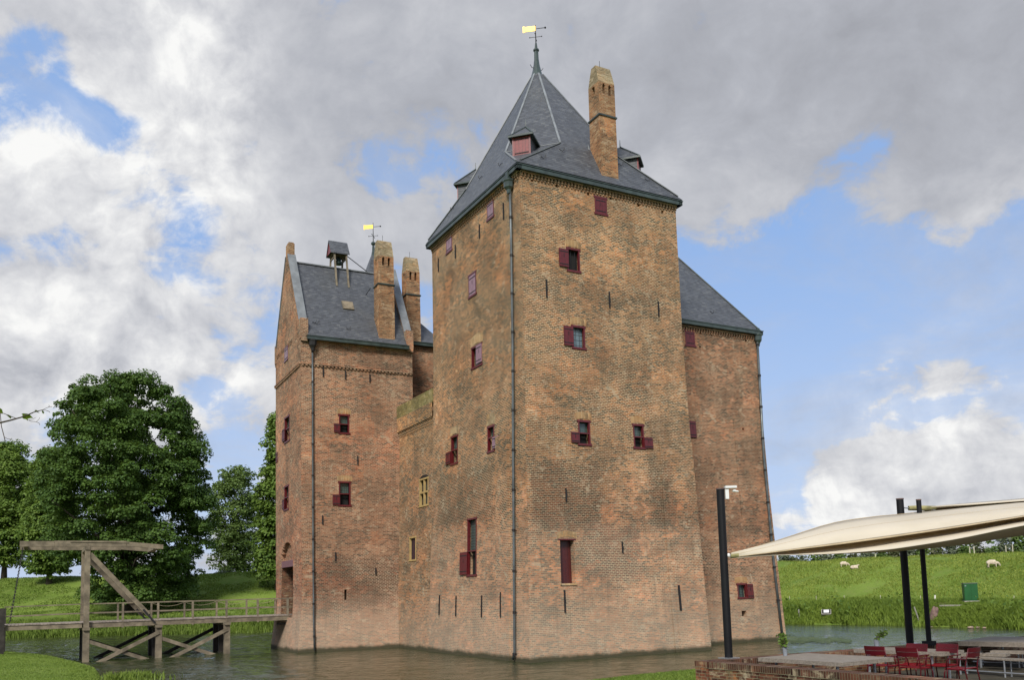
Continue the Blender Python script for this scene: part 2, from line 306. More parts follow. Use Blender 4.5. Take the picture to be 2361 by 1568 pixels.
# ================================================================== terrain
BANK_POLY = [(-260, 130), (-120, 98), (-44.25, 87.56), (-28.35, 85.4), (-8, 84), (10, 80), (21.75, 72.15), (26.76, 66.57), (31.43, 55.9), (40, 42), (70, 10), (110, -40),
             (60, -40), (38, 12), (30, 31), (24, 33.2), (16, 29.8), (10, 28.6), (7.0, 30.2), (5.0, 29.3), (3.0, 28.0), (.3, 25.6), (-5, 24.4), (-10, 27.5), (-13.7, 30.7), (-15.5, 34), (-18.2, 39.5), (-21.6, 44.4), (-25.2, 49.2), (-32, 55.8), (-45, 62), (-80, 68), (-120, 72), (-260, 90)]
_P = np.array(BANK_POLY, float); _Q = np.roll(_P, -1, axis=0)
def shore(X, Y):
    """distance outside the moat polygon (negative inside) and the nearest edge index"""
    X = np.asarray(X, float); Y = np.asarray(Y, float); best = np.full(X.shape, 1e9); idx = np.zeros(X.shape, int); ins = np.zeros(X.shape, bool)
    for i, (p, q) in enumerate(zip(_P, _Q)):
        d = q-p; t = np.clip(((X-p[0])*d[0]+(Y-p[1])*d[1])/(d@d), 0, 1); dd = np.hypot(X-p[0]-t*d[0], Y-p[1]-t*d[1])
        m = dd < best; best = np.where(m, dd, best); idx = np.where(m, i, idx)
        c = ((p[1] > Y) != (q[1] > Y)); xx = (q[0]-p[0])*(Y-p[1])/(q[1]-p[1]+1e-12)+p[0]; ins ^= c & (X < xx)
    return np.where(ins, -best, best), idx
def vnoise(X, Y, s, seed=0):
    out = np.zeros(X.shape); a = X.ravel(); b = Y.ravel(); o = out.ravel()
    for i in range(a.size): o[i] = mnoise.noise(Vector((a[i]*s+seed*7.3, b[i]*s-seed*3.1, seed*1.7)))
    return o.reshape(X.shape)
FLL_T = [0, .5, 1.5, 3, 9, 15, 20, 22, 30, 34, 42, 60]; FLL_Z = [0, .75, 1.15, 1.3, 1.75, 2.4, 3.9, 4.1, 6.3, 6.5, 5.6, 4.5]
FRR_T = [0, .4, 1.5, 3, 9, 11, 22, 26, 32, 50]; FRR_Z = [0, .45, 1.0, 1.25, 1.5, 1.75, 5.0, 5.75, 5.6, 3.0]
NEAR_T = [0, .3, 1.0, 3, 8]; NEAR_Z = [0, .42, .56, .66, .78]
def height(X, Y, rough=True):
    X = np.atleast_1d(np.asarray(X, float)); Y = np.atleast_1d(np.asarray(Y, float))
    d, idx = shore(X, Y); far = idx <= 9; fl = np.interp(d, FLL_T, FLL_Z); fr = np.interp(d, FRR_T, FRR_Z)
    k = np.clip((X+5)/12, 0, 1); zf = fl*(1-k)+fr*k; zn = np.interp(d, NEAR_T, NEAR_Z)
    z = np.where(far, zf, zn)
    if rough:
        n = vnoise(X, Y, .11, 1)*.45+vnoise(X, Y, .45, 2)*.14
        mound = .9*np.exp(-(((X+66)/9)**2+((Y-116)/9)**2)) - .6*np.exp(-(((X+84)/7)**2+((Y-118)/9)**2))+.35*np.exp(-(((X+33)/8)**2+((Y-116)/8)**2))
        z = z+np.where(far, (n*np.clip(d/8, .15, 1)+mound), n*.12*np.clip(d/3, 0, 1))
    return np.where(d < 0, np.maximum(-1.4, d*1.2), z)
def gz(x, y): return float(height([x], [y])[0])
def ground_hit(u, v, lo=15, hi=200):
    d = ray(u, v); ys = np.arange(lo, hi, .4); X = d[0]/d[1]*ys; Z = EYE+d[2]/d[1]*ys; H = height(X, ys)
    w = np.where(H >= Z)[0]
    if len(w) == 0: k = len(ys)-1
    else: k = w[0]
    y = ys[k]; return V(X[k], y, gz(X[k], y))
def axis_lines(segs):
    out = []
    for a, b, st in segs: out += list(np.arange(a, b, st))
    return np.array(out+[segs[-1][1]])
xs = axis_lines([(-3000, -400, 260), (-400, -120, 28), (-120, -62, 2.5), (-62, 52, .75), (52, 120, 3), (120, 400, 28), (400, 3000, 260)])
ys = axis_lines([(-300, -20, 28), (-20, 14, 3), (14, 122, .75), (122, 170, 3), (170, 420, 25), (420, 4500, 340)])
GX, GY = np.meshgrid(xs, ys); H = np.zeros_like(GX)
H = height(GX.ravel(), GY.ravel()).reshape(GX.shape)
H = np.where((np.abs(GX) > 400) | (GY > 420), 2.0, H)
H = np.where((GX > 3.9) & (GX < 40) & (GY < 34) & (H > .5) & (GY > 5) & (GY < 22.4+(GX-4.46)*.51+.1), np.minimum(H, .62), H)
def grid_mesh(name, X, Y, Z, mat):
    ny, nx = X.shape; me = bpy.data.meshes.new(name); co = np.stack([X.ravel(), Y.ravel(), Z.ravel()], 1)
    I = np.arange(nx*ny).reshape(ny, nx); q = np.stack([I[:-1, :-1], I[:-1, 1:], I[1:, 1:], I[1:, :-1]], -1).reshape(-1, 4)
    me.from_pydata(co.tolist(), [], q.tolist()); me.materials.append(mat); me.polygons.foreach_set('use_smooth', [True]*len(q)); me.update()
    o = bpy.data.objects.new(name, me); COL.objects.link(o); return o
g = grid_mesh('ground', GX, GY, H, M_ground); tag(g, kind='structure')
# water
def water_mat():
    m, t = newmat('moat_water'); co = t.n('ShaderNodeTexCoord').outputs['Object']
    mp = t.n('ShaderNodeMapping', {'Vector': co, 'Scale': (1., 1., 1), 'Rotation': (0, 0, .25)}).outputs[0]
    a = t.noise(mp, 1.5, 5, .62, .8); b = t.noise(mp, .45, 2, .5, .4); c3 = t.noise(mp, 7., 3, .6, .3)
    h = t.m('ADD', t.m('ADD', t.m('MULTIPLY', a, 1.9), t.m('MULTIPLY', b, .9)), t.m('MULTIPLY', c3, .30))
    n = t.n('ShaderNodeBump', {'Strength': .7, 'Distance': .06, 'Height': h}).outputs[0]
    p = t.n('ShaderNodeBsdfPrincipled', {'Base Color': (.040, .048, .020, 1), 'Roughness': .05, 'IOR': 1.33, 'Specular IOR Level': .5, 'Normal': n})
    t.n('ShaderNodeOutputMaterial', {0: p.outputs[0]}); return m
wxs = axis_lines([(-400, -60, 40), (-60, -46, 1.), (-46, 34, .19), (34, 60, 1.), (60, 400, 40)]); wys = axis_lines([(-60, 22, 10), (22, 92, .19), (92, 200, 12)])
WX, WY = np.meshgrid(wxs, wys); WZ_ = np.zeros_like(WX); gw = np.random.default_rng(5)
for i in range(46):
    lam = 10**gw.uniform(math.log10(.5), math.log10(3.2)); k_ = 2*PI/lam; th_ = gw.normal(1.25, .75); amp = .0030*lam**.75
    ph_ = 1.3*np.sin(WX*.13*math.cos(i)+WY*.17+i)+1.1*np.sin(WX*.31*math.sin(i*1.7)-WY*.23+2*i); WZ_ += amp*np.sin(k_*(WX*math.cos(th_)+WY*math.sin(th_))+gw.uniform(0, 2*PI)+ph_)
gust = .55+.45*np.sin(WX*.11+1.2*np.sin(WY*.09))*np.cos(WY*.13+WX*.05); gust *= np.interp(WX, [-40, -14, -6, 12, 30], [1.7, 1.6, .9, .7, .9])
WZ_ *= gust*((WX > -46) & (WX < 34) & (WY > 22) & (WY < 92))
w = grid_mesh('water', WX, WY, WZ_, water_mat()); tag(w, kind='structure')
# ================================================================== castle helpers
class Tower:
    def __init__(s, O, a, smin, smax, wmin, wmax, prof, proff=None, ztop=20.):
        s.O = O; s.a = nrm(V(a[0], a[1], 0)); s.b = V(-s.a[1], s.a[0], 0)
        s.r = (smin, smax, wmin, wmax); s.p = prof; s.ztop = ztop   # prof: dict side-> [(z,inset)]
    def ins(s, side, z): P = s.p.get(side, s.p['all']); return float(np.interp(z, [q[0] for q in P], [q[1] for q in P]))
    def P(s, S, W, z): return s.O+s.a*S+s.b*W+V(0, 0, z)
    def corner(s, i, z):
        s0, s1, w0, w1 = s.r; s0 += s.ins('left', z); s1 -= s.ins('right', z); w0 += s.ins('front', z); w1 -= s.ins('back', z)
        return s.P(*((s0, w0), (s1, w0), (s1, w1), (s0, w1))[i], z)
    def wall(s, side):
        l, r = {'front': (0, 1), 'right': (1, 2), 'back': (2, 3), 'left': (3, 0)}[side]
        L = {'front': s.r[1]-s.r[0], 'back': s.r[1]-s.r[0]}.get(side, s.r[3]-s.r[2])
        n = {'front': -s.b, 'back': s.b, 'left': -s.a, 'right': s.a}[side]
        return Wall(lambda z: s.corner(l, z), lambda z: s.corner(r, z), L, n, sorted({q[0] for P in s.p.values() for q in P}), {'front': 0, 'right': 200, 'back': 300, 'left': 100}[side])
class Wall:
    def __init__(s, cl, cr, L, n, zb, uoff): s.cl = cl; s.cr = cr; s.L = L; s.n = n; s.zb = zb; s.uoff = uoff; s.cells = []
    def pt(s, u, z, off=0.):
        k = u/s.L; return s.cl(z)*(1-k)+s.cr(z)*k+s.n*off
    def hit(s, pu, pv):
        x = np.array([s.L/2, 8.]); tgt = np.array([pu, pv])
        for _ in range(12):
            f = proj(s.pt(*x))-tgt; e = 1e-3
            J = np.stack([(proj(s.pt(x[0]+e, x[1]))-tgt-f)/e, (proj(s.pt(x[0], x[1]+e))-tgt-f)/e], 1); x = x-np.linalg.solve(J, f)
        return x
    def rect(s, x0, y0, x1, y1):
        xm, ym = (x0+x1)/2, (y0+y1)/2; l = s.hit(x0, ym)[0]; r = s.hit(x1, ym)[0]; t = s.hit(xm, y0)[1]; b = s.hit(xm, y1)[1]; return l, r, b, t
    def hole(s, u0, u1, z0, z1, depth=.35, back=False): s.cells.append((u0, u1, z0, z1, depth, back))
    def box(s, mb, u0, u1, z0, z1, o0, o1):
        c = [s.pt(u, z, o) for (u, z, o) in ((u0, z0, o1), (u1, z0, o1), (u1, z0, o0), (u0, z0, o0), (u0, z1, o1), (u1, z1, o1), (u1, z1, o0), (u0, z1, o0))]
        mb.hexa(c)
    def mesh(s, mb, z0, z1, ztopfun=None):
        us = {0., s.L}; zs = {z0, z1}
        for c in s.cells: us |= {c[0], c[1]}; zs |= {max(z0, c[2]), min(z1, c[3])}
        zs |= {q for q in s.zb if z0 < q < z1}
        def ded(x): 
            o = []
            for q in sorted(x):
                if not o or q-o[-1] > .004: o.append(q)
            return o
        us = ded(us); zs = ded(zs); nu, nz = len(us)-1, len(zs)-1
        D = np.zeros((nu, nz)); B = np.ones((nu, nz), bool)
        for i in range(nu):
            for j in range(nz):
                um, zm = (us[i]+us[i+1])/2, (zs[j]+zs[j+1])/2
                for c in s.cells:
                    if c[0] < um < c[1] and c[2] < zm < c[3]: D[i, j] = c[4]; B[i, j] = c[5]
        for i in range(nu):
            for j in range(nz):
                d = D[i, j]; q = [(us[i], zs[j]), (us[i+1], zs[j]), (us[i+1], zs[j+1]), (us[i], zs[j+1])]
                if B[i, j]: mb.poly([s.pt(u, z, -d) for u, z in q], [(u+s.uoff, z) for u, z in q])
                if i+1 < nu and abs(D[i+1, j]-d) > 1e-6:
                    e = D[i+1, j]; u = us[i+1]; pts = [(zs[j], d), (zs[j], e), (zs[j+1], e), (zs[j+1], d)]
                    mb.poly([s.pt(u, z, -o) for z, o in pts], [(u+o+s.uoff, z) for z, o in pts])
                if j+1 < nz and abs(D[i, j+1]-d) > 1e-6:
                    e = D[i, j+1]; z = zs[j+1]; pts = [(us[i], d), (us[i], e), (us[i+1], e), (us[i+1], d)]
                    mb.poly([s.pt(u, z, -o) for u, o in pts], [(u+s.uoff, z+o) for u, o in pts])
def window(par, W, fr, shut=None, closed=False, sky_sheen=False, split=None, glass=None, arch=None, bars=0, depth=.32, lintel=True, frame_mat=None, arch_mat=None):
    l, r, b, t = W.rect(*fr); W.hole(l, r, b, t, depth)
    fm = frame_mat or M_red; fw = min(.07, (r-l)*.16)
    mb = MB(); ex = .06 if lintel else 0.
    W.box(mb, l-ex, r+ex, t-fw*.9, t+.035, -.12, .03); W.box(mb, l-ex, r+ex, b-.045, b+fw*.8, -.12, .045)
    W.box(mb, l-.003, l+fw, b+fw*.8, t-fw*.9, -.12, .02); W.box(mb, r-fw, r+.003, b+fw*.8, t-fw*.9, -.12, .02)
    if split is not None: zs = t-(t-b)*split; W.box(mb, l+fw, r-fw, zs-.03, zs+.03, -.10, .015)
    wo = mb.build('window', fm, par)
    if not closed:
        p = MB(); zs0 = t-(t-b)*split if split is not None else b+fw*.8
        W.box(p, l+fw, r-fw, zs0, t-fw*.9, -.2, -.17); p.build('pane', glass or M_glass, wo)
        if split is not None: p = MB(); W.box(p, l+fw, r-fw, b+fw*.8, zs0, -.31, -.28); p.build('inner_pane', M_dark if not glass else M_glass, wo)
        if bars:
            for k in range(bars): p = MB(); u = l+(r-l)*(k+1)/(bars+1); W.box(p, u-.012, u+.012, b, t, -.10, -.075); p.build('bar', M_iron, wo)
    if closed: sr = (l+fw, r-fw, b+fw*.8, t-fw*.9); o0, o1 = -.03, .015
    elif shut: sr = W.rect(*shut); o0, o1 = .03, .075
    else: sr = None
    if sr:
        p = MB(); W.box(p, sr[0], sr[1], sr[2], sr[3], o0, o1); sh = p.build('shutter', M_redsheen if sky_sheen else M_redp, wo)
        if sky_sheen: sh['label'] = 'red shutter with a pale pink sky sheen painted on'
        for k in (.14, .84): p = MB(); zz = sr[2]+(sr[3]-sr[2])*k; W.box(p, sr[0]+.02, sr[1]-.02, zz-.02, zz+.02, o1, o1+.012); p.build('hinge', M_iron, wo)
        p = MB(); zz = sr[2]+(sr[3]-sr[2])*.62; um = (sr[0]+sr[1])/2; W.box(p, um-.015, um+.015, zz-.09, zz+.09, o1, o1+.01); p.build('peep_slot', M_iron, wo)
    if arch:
        ew = .12; ah = arch; mb = MB(); nseg = 8; pts = []
        for k in range(nseg+1): u = l-ew+(r-l+2*ew)*k/nseg; pts.append((u, t+.04+min(.09, (r-l)*.1)*math.sin(PI*k/nseg)))
        for k in range(nseg):
            (u0, z0), (u1, z1) = pts[k], pts[k+1]
            c = [W.pt(u, z, o) for u, z, o in ((u0, z0, .012), (u1, z1, .012), (u1, z1, -.05), (u0, z0, -.05), (u0, z0+ah, .012), (u1, z1+ah, .012), (u1, z1+ah, -.05), (u0, z0+ah, -.05))]
            mb.poly([c[0], c[1], c[5], c[4]], [(u0, .1), (u1, .1), (u1, .1+ah), (u0, .1+ah)]); mb.poly([c[4], c[5], c[6], c[7]]); mb.poly([c[3], c[2], c[1], c[0]])
            if k == 0: mb.poly([c[3], c[0], c[4], c[7]])
            if k == nseg-1: mb.poly([c[1], c[2], c[6], c[5]])
        mb.build('relieving_arch', arch_mat or M_arch, par)
    return wo
def anchor(par, W, x, y0, y1, wpx=2.2, mat=None):
    l, r, b, t = W.rect(x-wpx/2, y0, x+wpx/2, y1); u = (l+r)/2; mb = MB()
    W.box(mb, u-.030, u+.030, b, t, .0, .06); W.box(mb, u-.05, u+.05, (b+t)/2-.05, (b+t)/2+.05, .05, .065)
    return mb.build('wall_anchor', mat or M_iron, par)
def putlog(W, x, y, s=6): l, r, b, t = W.rect(x-s/2, y-s/2, x+s/2, y+s/2); W.hole(l, r, b, t, .25, True)
def pipe_on(par, W, pts, off=.11, r=.055, mat=None, clips=True):
    P = [W.pt(*W.hit(*p), off) for p in pts]; mb = MB(); mb.tube(P, r, 10); o = mb.build('drainpipe', mat or M_pipe, par, True)
    if clips:
        tot = P[0][2]-P[-1][2]; n = int(tot/1.9)
        for k in range(n+1):
            z = P[0][2]-.3-k*1.9
            for i in range(len(P)-1):
                if P[i][2] >= z >= P[i+1][2]:
                    f = (P[i][2]-z)/(P[i][2]-P[i+1][2]+1e-9); q = P[i]*(1-f)+P[i+1]*f; c = MB(); c.tube([q+V(0, 0, .06), q-V(0, 0, .06)], r*1.35, 10); c.bar(q, q-W.n*off, .04, .03); c.build('pipe_clip', M_iron, o); break
    return o
def frieze(par, W, z, step=.17, hgt=.2, off=.0, u0=None, u1=None, mat=None, rows=2):
    mb = MB(); u0 = 0 if u0 is None else u0; u1 = W.L if u1 is None else u1
    W.box(mb, u0, u1, z+hgt, z+hgt+.09, 0, .11+off)
    k = 0; u = u0+.04
    while u < u1-.08:
        W.box(mb, u, u+step*.48, z+hgt*.5, z+hgt-.001, 0, .09+off)
        if rows > 1 and k % 1 == 0: W.box(mb, u+.01, u+step*.4, z+.01, z+hgt*.5-.002, 0, .05+off)
        u += step; k += 1
    return mb.build('corbel_frieze', mat, par)
def gutter(par, pts, w=.2, h=.17, name='gutter', mat=None):
    mb = MB()
    for p, q in zip(pts[:-1], pts[1:]):
        d = nrm(q-p)
        mb.bar(p-d*w/2, q+d*w/2, w, h); mb.bar(p-d*(w/2+.03)+V(0, 0, h/2+.02), q+d*(w/2+.03)+V(0, 0, h/2+.02), w+.07, .04)
    return mb.build(name, mat or M_gutter, par)
def chimney(par, T, s0, s1, w0, w1, zb, zband, zshoulder, ztop, nfront=2, lean=0., capin=.30, name='chimney'):
    """shaft with flue slots near the top, a lead band and a wedge-shaped cap"""
    t = Tower(T.O, T.a, s0, s1, w0, w1, {'all': [(zb, 0), (ztop, 0.02)]}); mb = MB()
    F_ = t.wall('front'); Lw = t.wall('left'); R_ = t.wall('right'); B_ = t.wall('back')
    L = s1-s0; zo0, zo1 = zshoulder-.62, zshoulder-.06
    for k in range(nfront):
        c = L*(k+.5)/nfront; c = L*(.33 if k == 0 else .70) if nfront == 2 else c
        for wl in (F_, B_): wl.hole(c-.085, c+.085, zo0, zo1-.07, .45); wl.hole(c-.05, c+.05, zo1-.07, zo1, .45)
    D = w1-w0
    for wl in (Lw, R_): wl.hole(D*.34, D*.62, zo0, zo1-.05, .3)
    for wl in (F_, Lw, R_, B_): wl.mesh(mb, zb, zshoulder)
    o = mb.build(name, M_chim, par)
    i = MB(); i.box(t.P((s0+s1)/2, (w0+w1)/2, zshoulder-.35), t.a*(L/2-.3 if L > .8 else .1), t.b*(D/2-.24), V(0, 0, .34)); i.build('flue', M_dark, o)
    c = MB(); q0 = [t.corner(i, zshoulder) for i in range(4)]; cin = capin*D
    e = [(.02, .02), (-.02, .02), (-.02, -.02), (.02, -.02)]
    q1 = [t.P(s0+.06, w0+cin, ztop), t.P(s1-.06, w0+cin, ztop), t.P(s1-.06, w1-cin, ztop), t.P(s0+.06, w1-cin, ztop)]
    mid = []
    for k in range(4):
        mm = q0[k]*.5+q1[k]*.5; out = (q0[k]-q1[k]); out[2] = 0; mid.append(mm+out*.05)
    for A_, B2 in ((q0, mid), (mid, q1)):
        for k in range(4): c.poly([A_[k], A_[(k+1) % 4], B2[(k+1) % 4], B2[k]])
    c.poly(q1); c.poly(q0[::-1]); c.build('chimney_cap', M_cap, o)
    b = MB()
    b.box(t.P((s0+s1)/2, (w0+w1)/2, zband), t.a*(L/2+.045), t.b*(D/2+.045), V(0, 0, .04)); b.build('lead_band', M_gutter, o)
    b = MB(); b.tube([t.P(s0+L*.45, (w0+w1)/2, ztop-.05), t.P(s0+L*.45, (w0+w1)/2, ztop+.45)], .012, 5); b.build('lightning_rod', M_iron, o)
    return o
def vane(par, base, H, flagdir, size=.75):
    mb = MB(); mb.tube([base, base+V(0, 0, H)], [.035, .018], 6)
    d = nrm(flagdir); up = V(0, 0, 1); zf = base+V(0, 0, H*.82)
    mb.tube([zf-d*.05, zf-d*size*.85+V(0, 0, .0)], .018, 5); mb.blob(zf-d*size*.9, .06, 0, 6, 4)
    zc = base+V(0, 0, H*.42); e = V(-d[1], d[0], 0)
    for q in (d, e): mb.tube([zc-q*size*.55, zc+q*size*.55], .014, 5)
    for q in (d, -d, e, -e): mb.blob(zc+q*size*.55, .035, 0, 6, 4)
    o = mb.build('weather_vane', M_iron, par)
    f = MB(); y = nrm(np.cross(d, up)); f.box(zf+d*size*.52+V(0, 0, .02), d*size*.5, y*.012, V(0, 0, size*.24)); 
    f.box(zf+d*size*1.1+V(0, 0, .02), d*size*.07, y*.012, V(0, 0, size*.30)); f.build('gilded_flag', M_gold, o)
    return o
def hook(par, p, n, t):
    mb = MB(); mb.tube([p-t*.10+n*.02, p-t*.09+n*.02-V(0, 0, .1)+n*.10, p+n*.12-V(0, 0, .14), p+t*.09-V(0, 0, .05)+n*.14, p+t*.1+V(0, 0, .06)+n*.14], .016, 5); return mb.build('roof_hook', M_iron, par)
# ================================================================== the keep
K0 = atz(1221, 1530, 0); ka = V(math.cos(math.radians(28.5)), math.sin(math.radians(28.5)), 0)
PRF = [(-1.5, -.06), (0, 0), (3, .12), (6, .22), (9, .3), (13.7, .42), (17, .47), (23.6, .5)]
KT = Tower(K0, ka, 0, 10.45, 0, 11.6, {'all': PRF}, ztop=23.6)
keep = empty('brick_tower', KT.P(5, 5.5, 0)); tag(keep, 'tall square brick keep with steep slate pyramid roof, nearest and highest of the towers', 'tower')
Wf, Wl = KT.wall('front'), KT.wall('left')
# closed and open windows, right-hand face
window(keep, Wf, (1371, 455, 1398, 494), closed=True)
window(keep, Wf, (1307.5, 574, 1336, 626), (1287.5, 574, 1309, 615), bars=2, glass=M_dark, arch=.34)
window(keep, Wf, (1319, 753, 1348, 804), (1298.5, 753, 1320, 797), glass=M_glassb, arch=.34)
window(keep, Wf, (1333, 971, 1360, 1026), (1315.5, 997, 1334, 1021), split=.52, arch=.34, depth=.4)
window(keep, Wf, (1460, 980, 1484, 1034), (1484, 1010, 1503, 1034), split=.52, arch=.34, depth=.4)
# tall walled door
l, r, b, t = Wf.rect(1292, 1246, 1324.5, 1346); Wf.hole(l, r, b, t, .38)
mb = MB(); Wf.box(mb, l-.1, r+.1, t, t+.06, -.1, .02); wo = mb.build('door', M_red, keep); mb = MB(); Wf.box(mb, l, r, b, t, -.37, -.31); mb.build('door_leaf', M_dred, wo)
mb = MB(); Wf.box(mb, l-.06, r+.06, b-.09, b, -.3, .05); mb.build('sill', M_pale, wo)
window_arch = MB()
for k in range(15):
    u = l-.16+(r-l+.32)*k/15; dz = .16*math.sin(PI*(k+.5)/15); Wf.box(window_arch, u+.005, u+.085, t+.07+dz*.6, t+.34+dz*.6, -.05, .012)
window_arch.build('relieving_arch', M_arch, keep)
for x, y0, y1 in ((1259, 645, 686), (1404, 673, 710), (1517, 695, 730), (1304, 1126, 1157), (1434, 1250, 1276), (1301, 1361, 1413)): anchor(keep, Wf, x, y0, y1)
for p in ((1226, 415), (1283.7, 428), (1356, 447), (1408, 457), (1472, 473), (1527, 488)): putlog(Wf, *p)
u0 = Wf.hit(1538.6, 1300)[0]; Wf.hole(u0, 10.45, -1.5, 10.6, -.07, True)
u0 = Wf.hit(1546, 1300)[0]; Wf.hole(u0, u0+.10, -1.5, 9.9, -.045, True)
anchor(keep, Wf, 1564, 1354, 1404)
mb = MB(); q = Wf.rect(1562, 1350, 1566, 1408); Wf.box(mb, q[0], q[1], q[2], q[3], .071, .12); mb.build('wall_anchor', M_iron, keep)
# left-hand face
window(keep, Wl, (1122.5, 463, 1138, 504), closed=True, sky_sheen=True)
window(keep, Wl, (1028.5, 543, 1042, 581), closed=True, sky_sheen=True)
window(keep, Wl, (1080, 630, 1097.5, 683), closed=True, sky_sheen=True)
window(keep, Wl, (1087, 797, 1111, 846), (1099.5, 795, 1111.5, 837), sky_sheen=True, arch=.5, arch_mat=M_pale)
window(keep, Wl, (1124, 983, 1139, 1042), (1137, 1007, 1151, 1033), sky_sheen=True, split=.45, arch=.55, arch_mat=M_pale)
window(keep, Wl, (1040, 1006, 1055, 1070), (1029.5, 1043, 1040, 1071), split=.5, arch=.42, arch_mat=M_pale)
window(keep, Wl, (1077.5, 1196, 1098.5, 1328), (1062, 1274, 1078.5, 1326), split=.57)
for x, y0, y1 in ((1161.6, 468, 507), (1106, 517, 550), (1050.7, 565, 596), (1011.3, 596, 627), (1013.5, 1373, 1419), (1051.8, 1375, 1422), (1111, 1374, 1424)): anchor(keep, Wl, x, y0, y1, 1.6)
for p in ((1147, 449), (1116, 475), (1085, 503), (1050, 532), (1022, 556), (1003, 573)): putlog(Wl, *p, 5)
u1 = Wl.hit(1176, 1300)[0]; u0 = Wl.hit(1147, 1300)[0]; Wl.hole(u0, u1, -1.5, 10.8, -.09, True)
uA, zA = Wl.hit(1158, 1395)
mb = MB(); Wl.box(mb, uA-.03, uA+.03, zA-.6, zA+.6, .091, .14); mb.build('wall_anchor', M_iron, keep)
mb = MB(); Wf.mesh(mb, -1.5, 23.6); Wl.mesh(mb, -1.5, 23.6); KT.wall('right').mesh(mb, -1.5, 23.6); KT.wall('back').mesh(mb, -1.5, 23.6)
mb.build('wall', M_keep, keep)
# quoin corner: every few courses a lighter stretcher wraps the corner
frieze(keep, Wf, 22.98, mat=M_keep, step=.21, hgt=.26); frieze(keep, Wl, 22.98, mat=M_keep, step=.21, hgt=.26)
frieze(keep, KT.wall('right'), 22.98, mat=M_keep, step=.21, hgt=.26)
pipe_on(keep, Wl, [(1181, 402), (1184.5, 560), (1188, 800), (1189.5, 1100), (1191, 1300), (1192.5, 1505), (1188.5, 1521)], .15, .06)
E_ = [KT.P(s, w, 23.42) for s, w in ((.36, .36), (10.09, .36), (10.09, 11.24), (.36, 11.24), (.36, .36))]
gutter(keep, E_, .26, .2)
hp = Wl.pt(Wl.hit(1180, 395)[0], 22.75, .2)
mb = MB(); mb.lathe(hp, [(.10, -.3), (.13, -.12), (.24, 0), (.26, .24), (.3, .3), (.3, .36)], 8); mb.box(hp+V(0, 0, .55), ka*.12, KT.b*.12, V(0, 0, .2)); mb.build('rain_hopper', M_gutter, keep)
# roof: four slopes cut by a corner facet each, broach triangles below
RZ = 23.62; C4 = [(.22, .22, 1, 1), (10.23, .22, -1, 1), (10.23, 11.38, -1, -1), (.22, 11.38, 1, -1)]; AX = (4.9, 5.9); ZQ = 25.8; mm, nn = 3.2, 1.15
Cn = [KT.P(s, w, RZ) for s, w, _, _ in C4]
QF = [KT.P(s+ds*mm, w+dw*nn, ZQ) for s, w, ds, dw in C4]   # on the front/back slopes
QS = [KT.P(s+ds*nn, w+dw*mm, ZQ) for s, w, ds, dw in C4]   # on the side slopes
def topp(p, z=32.2, r=.085):
    ax = KT.P(AX[0], AX[1], 0); q = ax+(p-ax)*r; q[2] = z; return q
mb = MB()
def side(i, j, a_, b_):  # between corner i and j, a_/b_ = break points
    mb.poly([Cn[i], Cn[j], b_[j], topp(b_[j]), topp(a_[i]), a_[i]])
side(0, 1, QF, QF); side(1, 2, QS, QS); side(2, 3, QF, QF); side(3, 0, QS, QS)
for i in range(4):
    x, y = (QS[i], QF[i]) if i in (0, 2) else (QF[i], QS[i])
    mb.poly([x, y, topp(y), topp(x)]); mb.poly([Cn[i], y, x])
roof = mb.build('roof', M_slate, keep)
mb = MB()
for i in range(4):
    for q in (QF[i], QS[i]):
        mb.bar(q+V(0, 0, .03), topp(q)+V(0, 0, .02), .11, .04); mb.bar(q+V(0, 0, .03), Cn[i]*.93+q*.07+V(0, 0, .03), .11, .04)
    mb.bar(QF[i]+V(0, 0, .02), QS[i]+V(0, 0, .02), .05, .03)
mb.build('lead_flashing', M_lead, roof)
axp = KT.P(AX[0], AX[1], 0)
mb = MB(); mb.lathe(axp, [(.42, 32.0), (.33, 32.25), (.24, 32.6), (.17, 32.95), (.13, 33.3), (.12, 33.75), (.17, 33.78), (.17, 33.86), (.09, 33.9), (.05, 34.25)], 8); mb.build('spire', M_gutter, roof)
for d_ in (ka, -ka): 
    mb = MB(); mb.tube([axp+V(0, 0, 32.75), axp+V(0, 0, 32.7)+d_*.32, axp+V(0, 0, 32.85)+d_*.42], .018, 5); mb.build('roof_hook', M_iron, roof)
vd = nrm(cR*-1+V(0, .15, .0)); vd[2] = 0; vane(keep, axp+V(0, 0, 34.1), 1.25, nrm(vd+V(0, 0, 0)), .62)
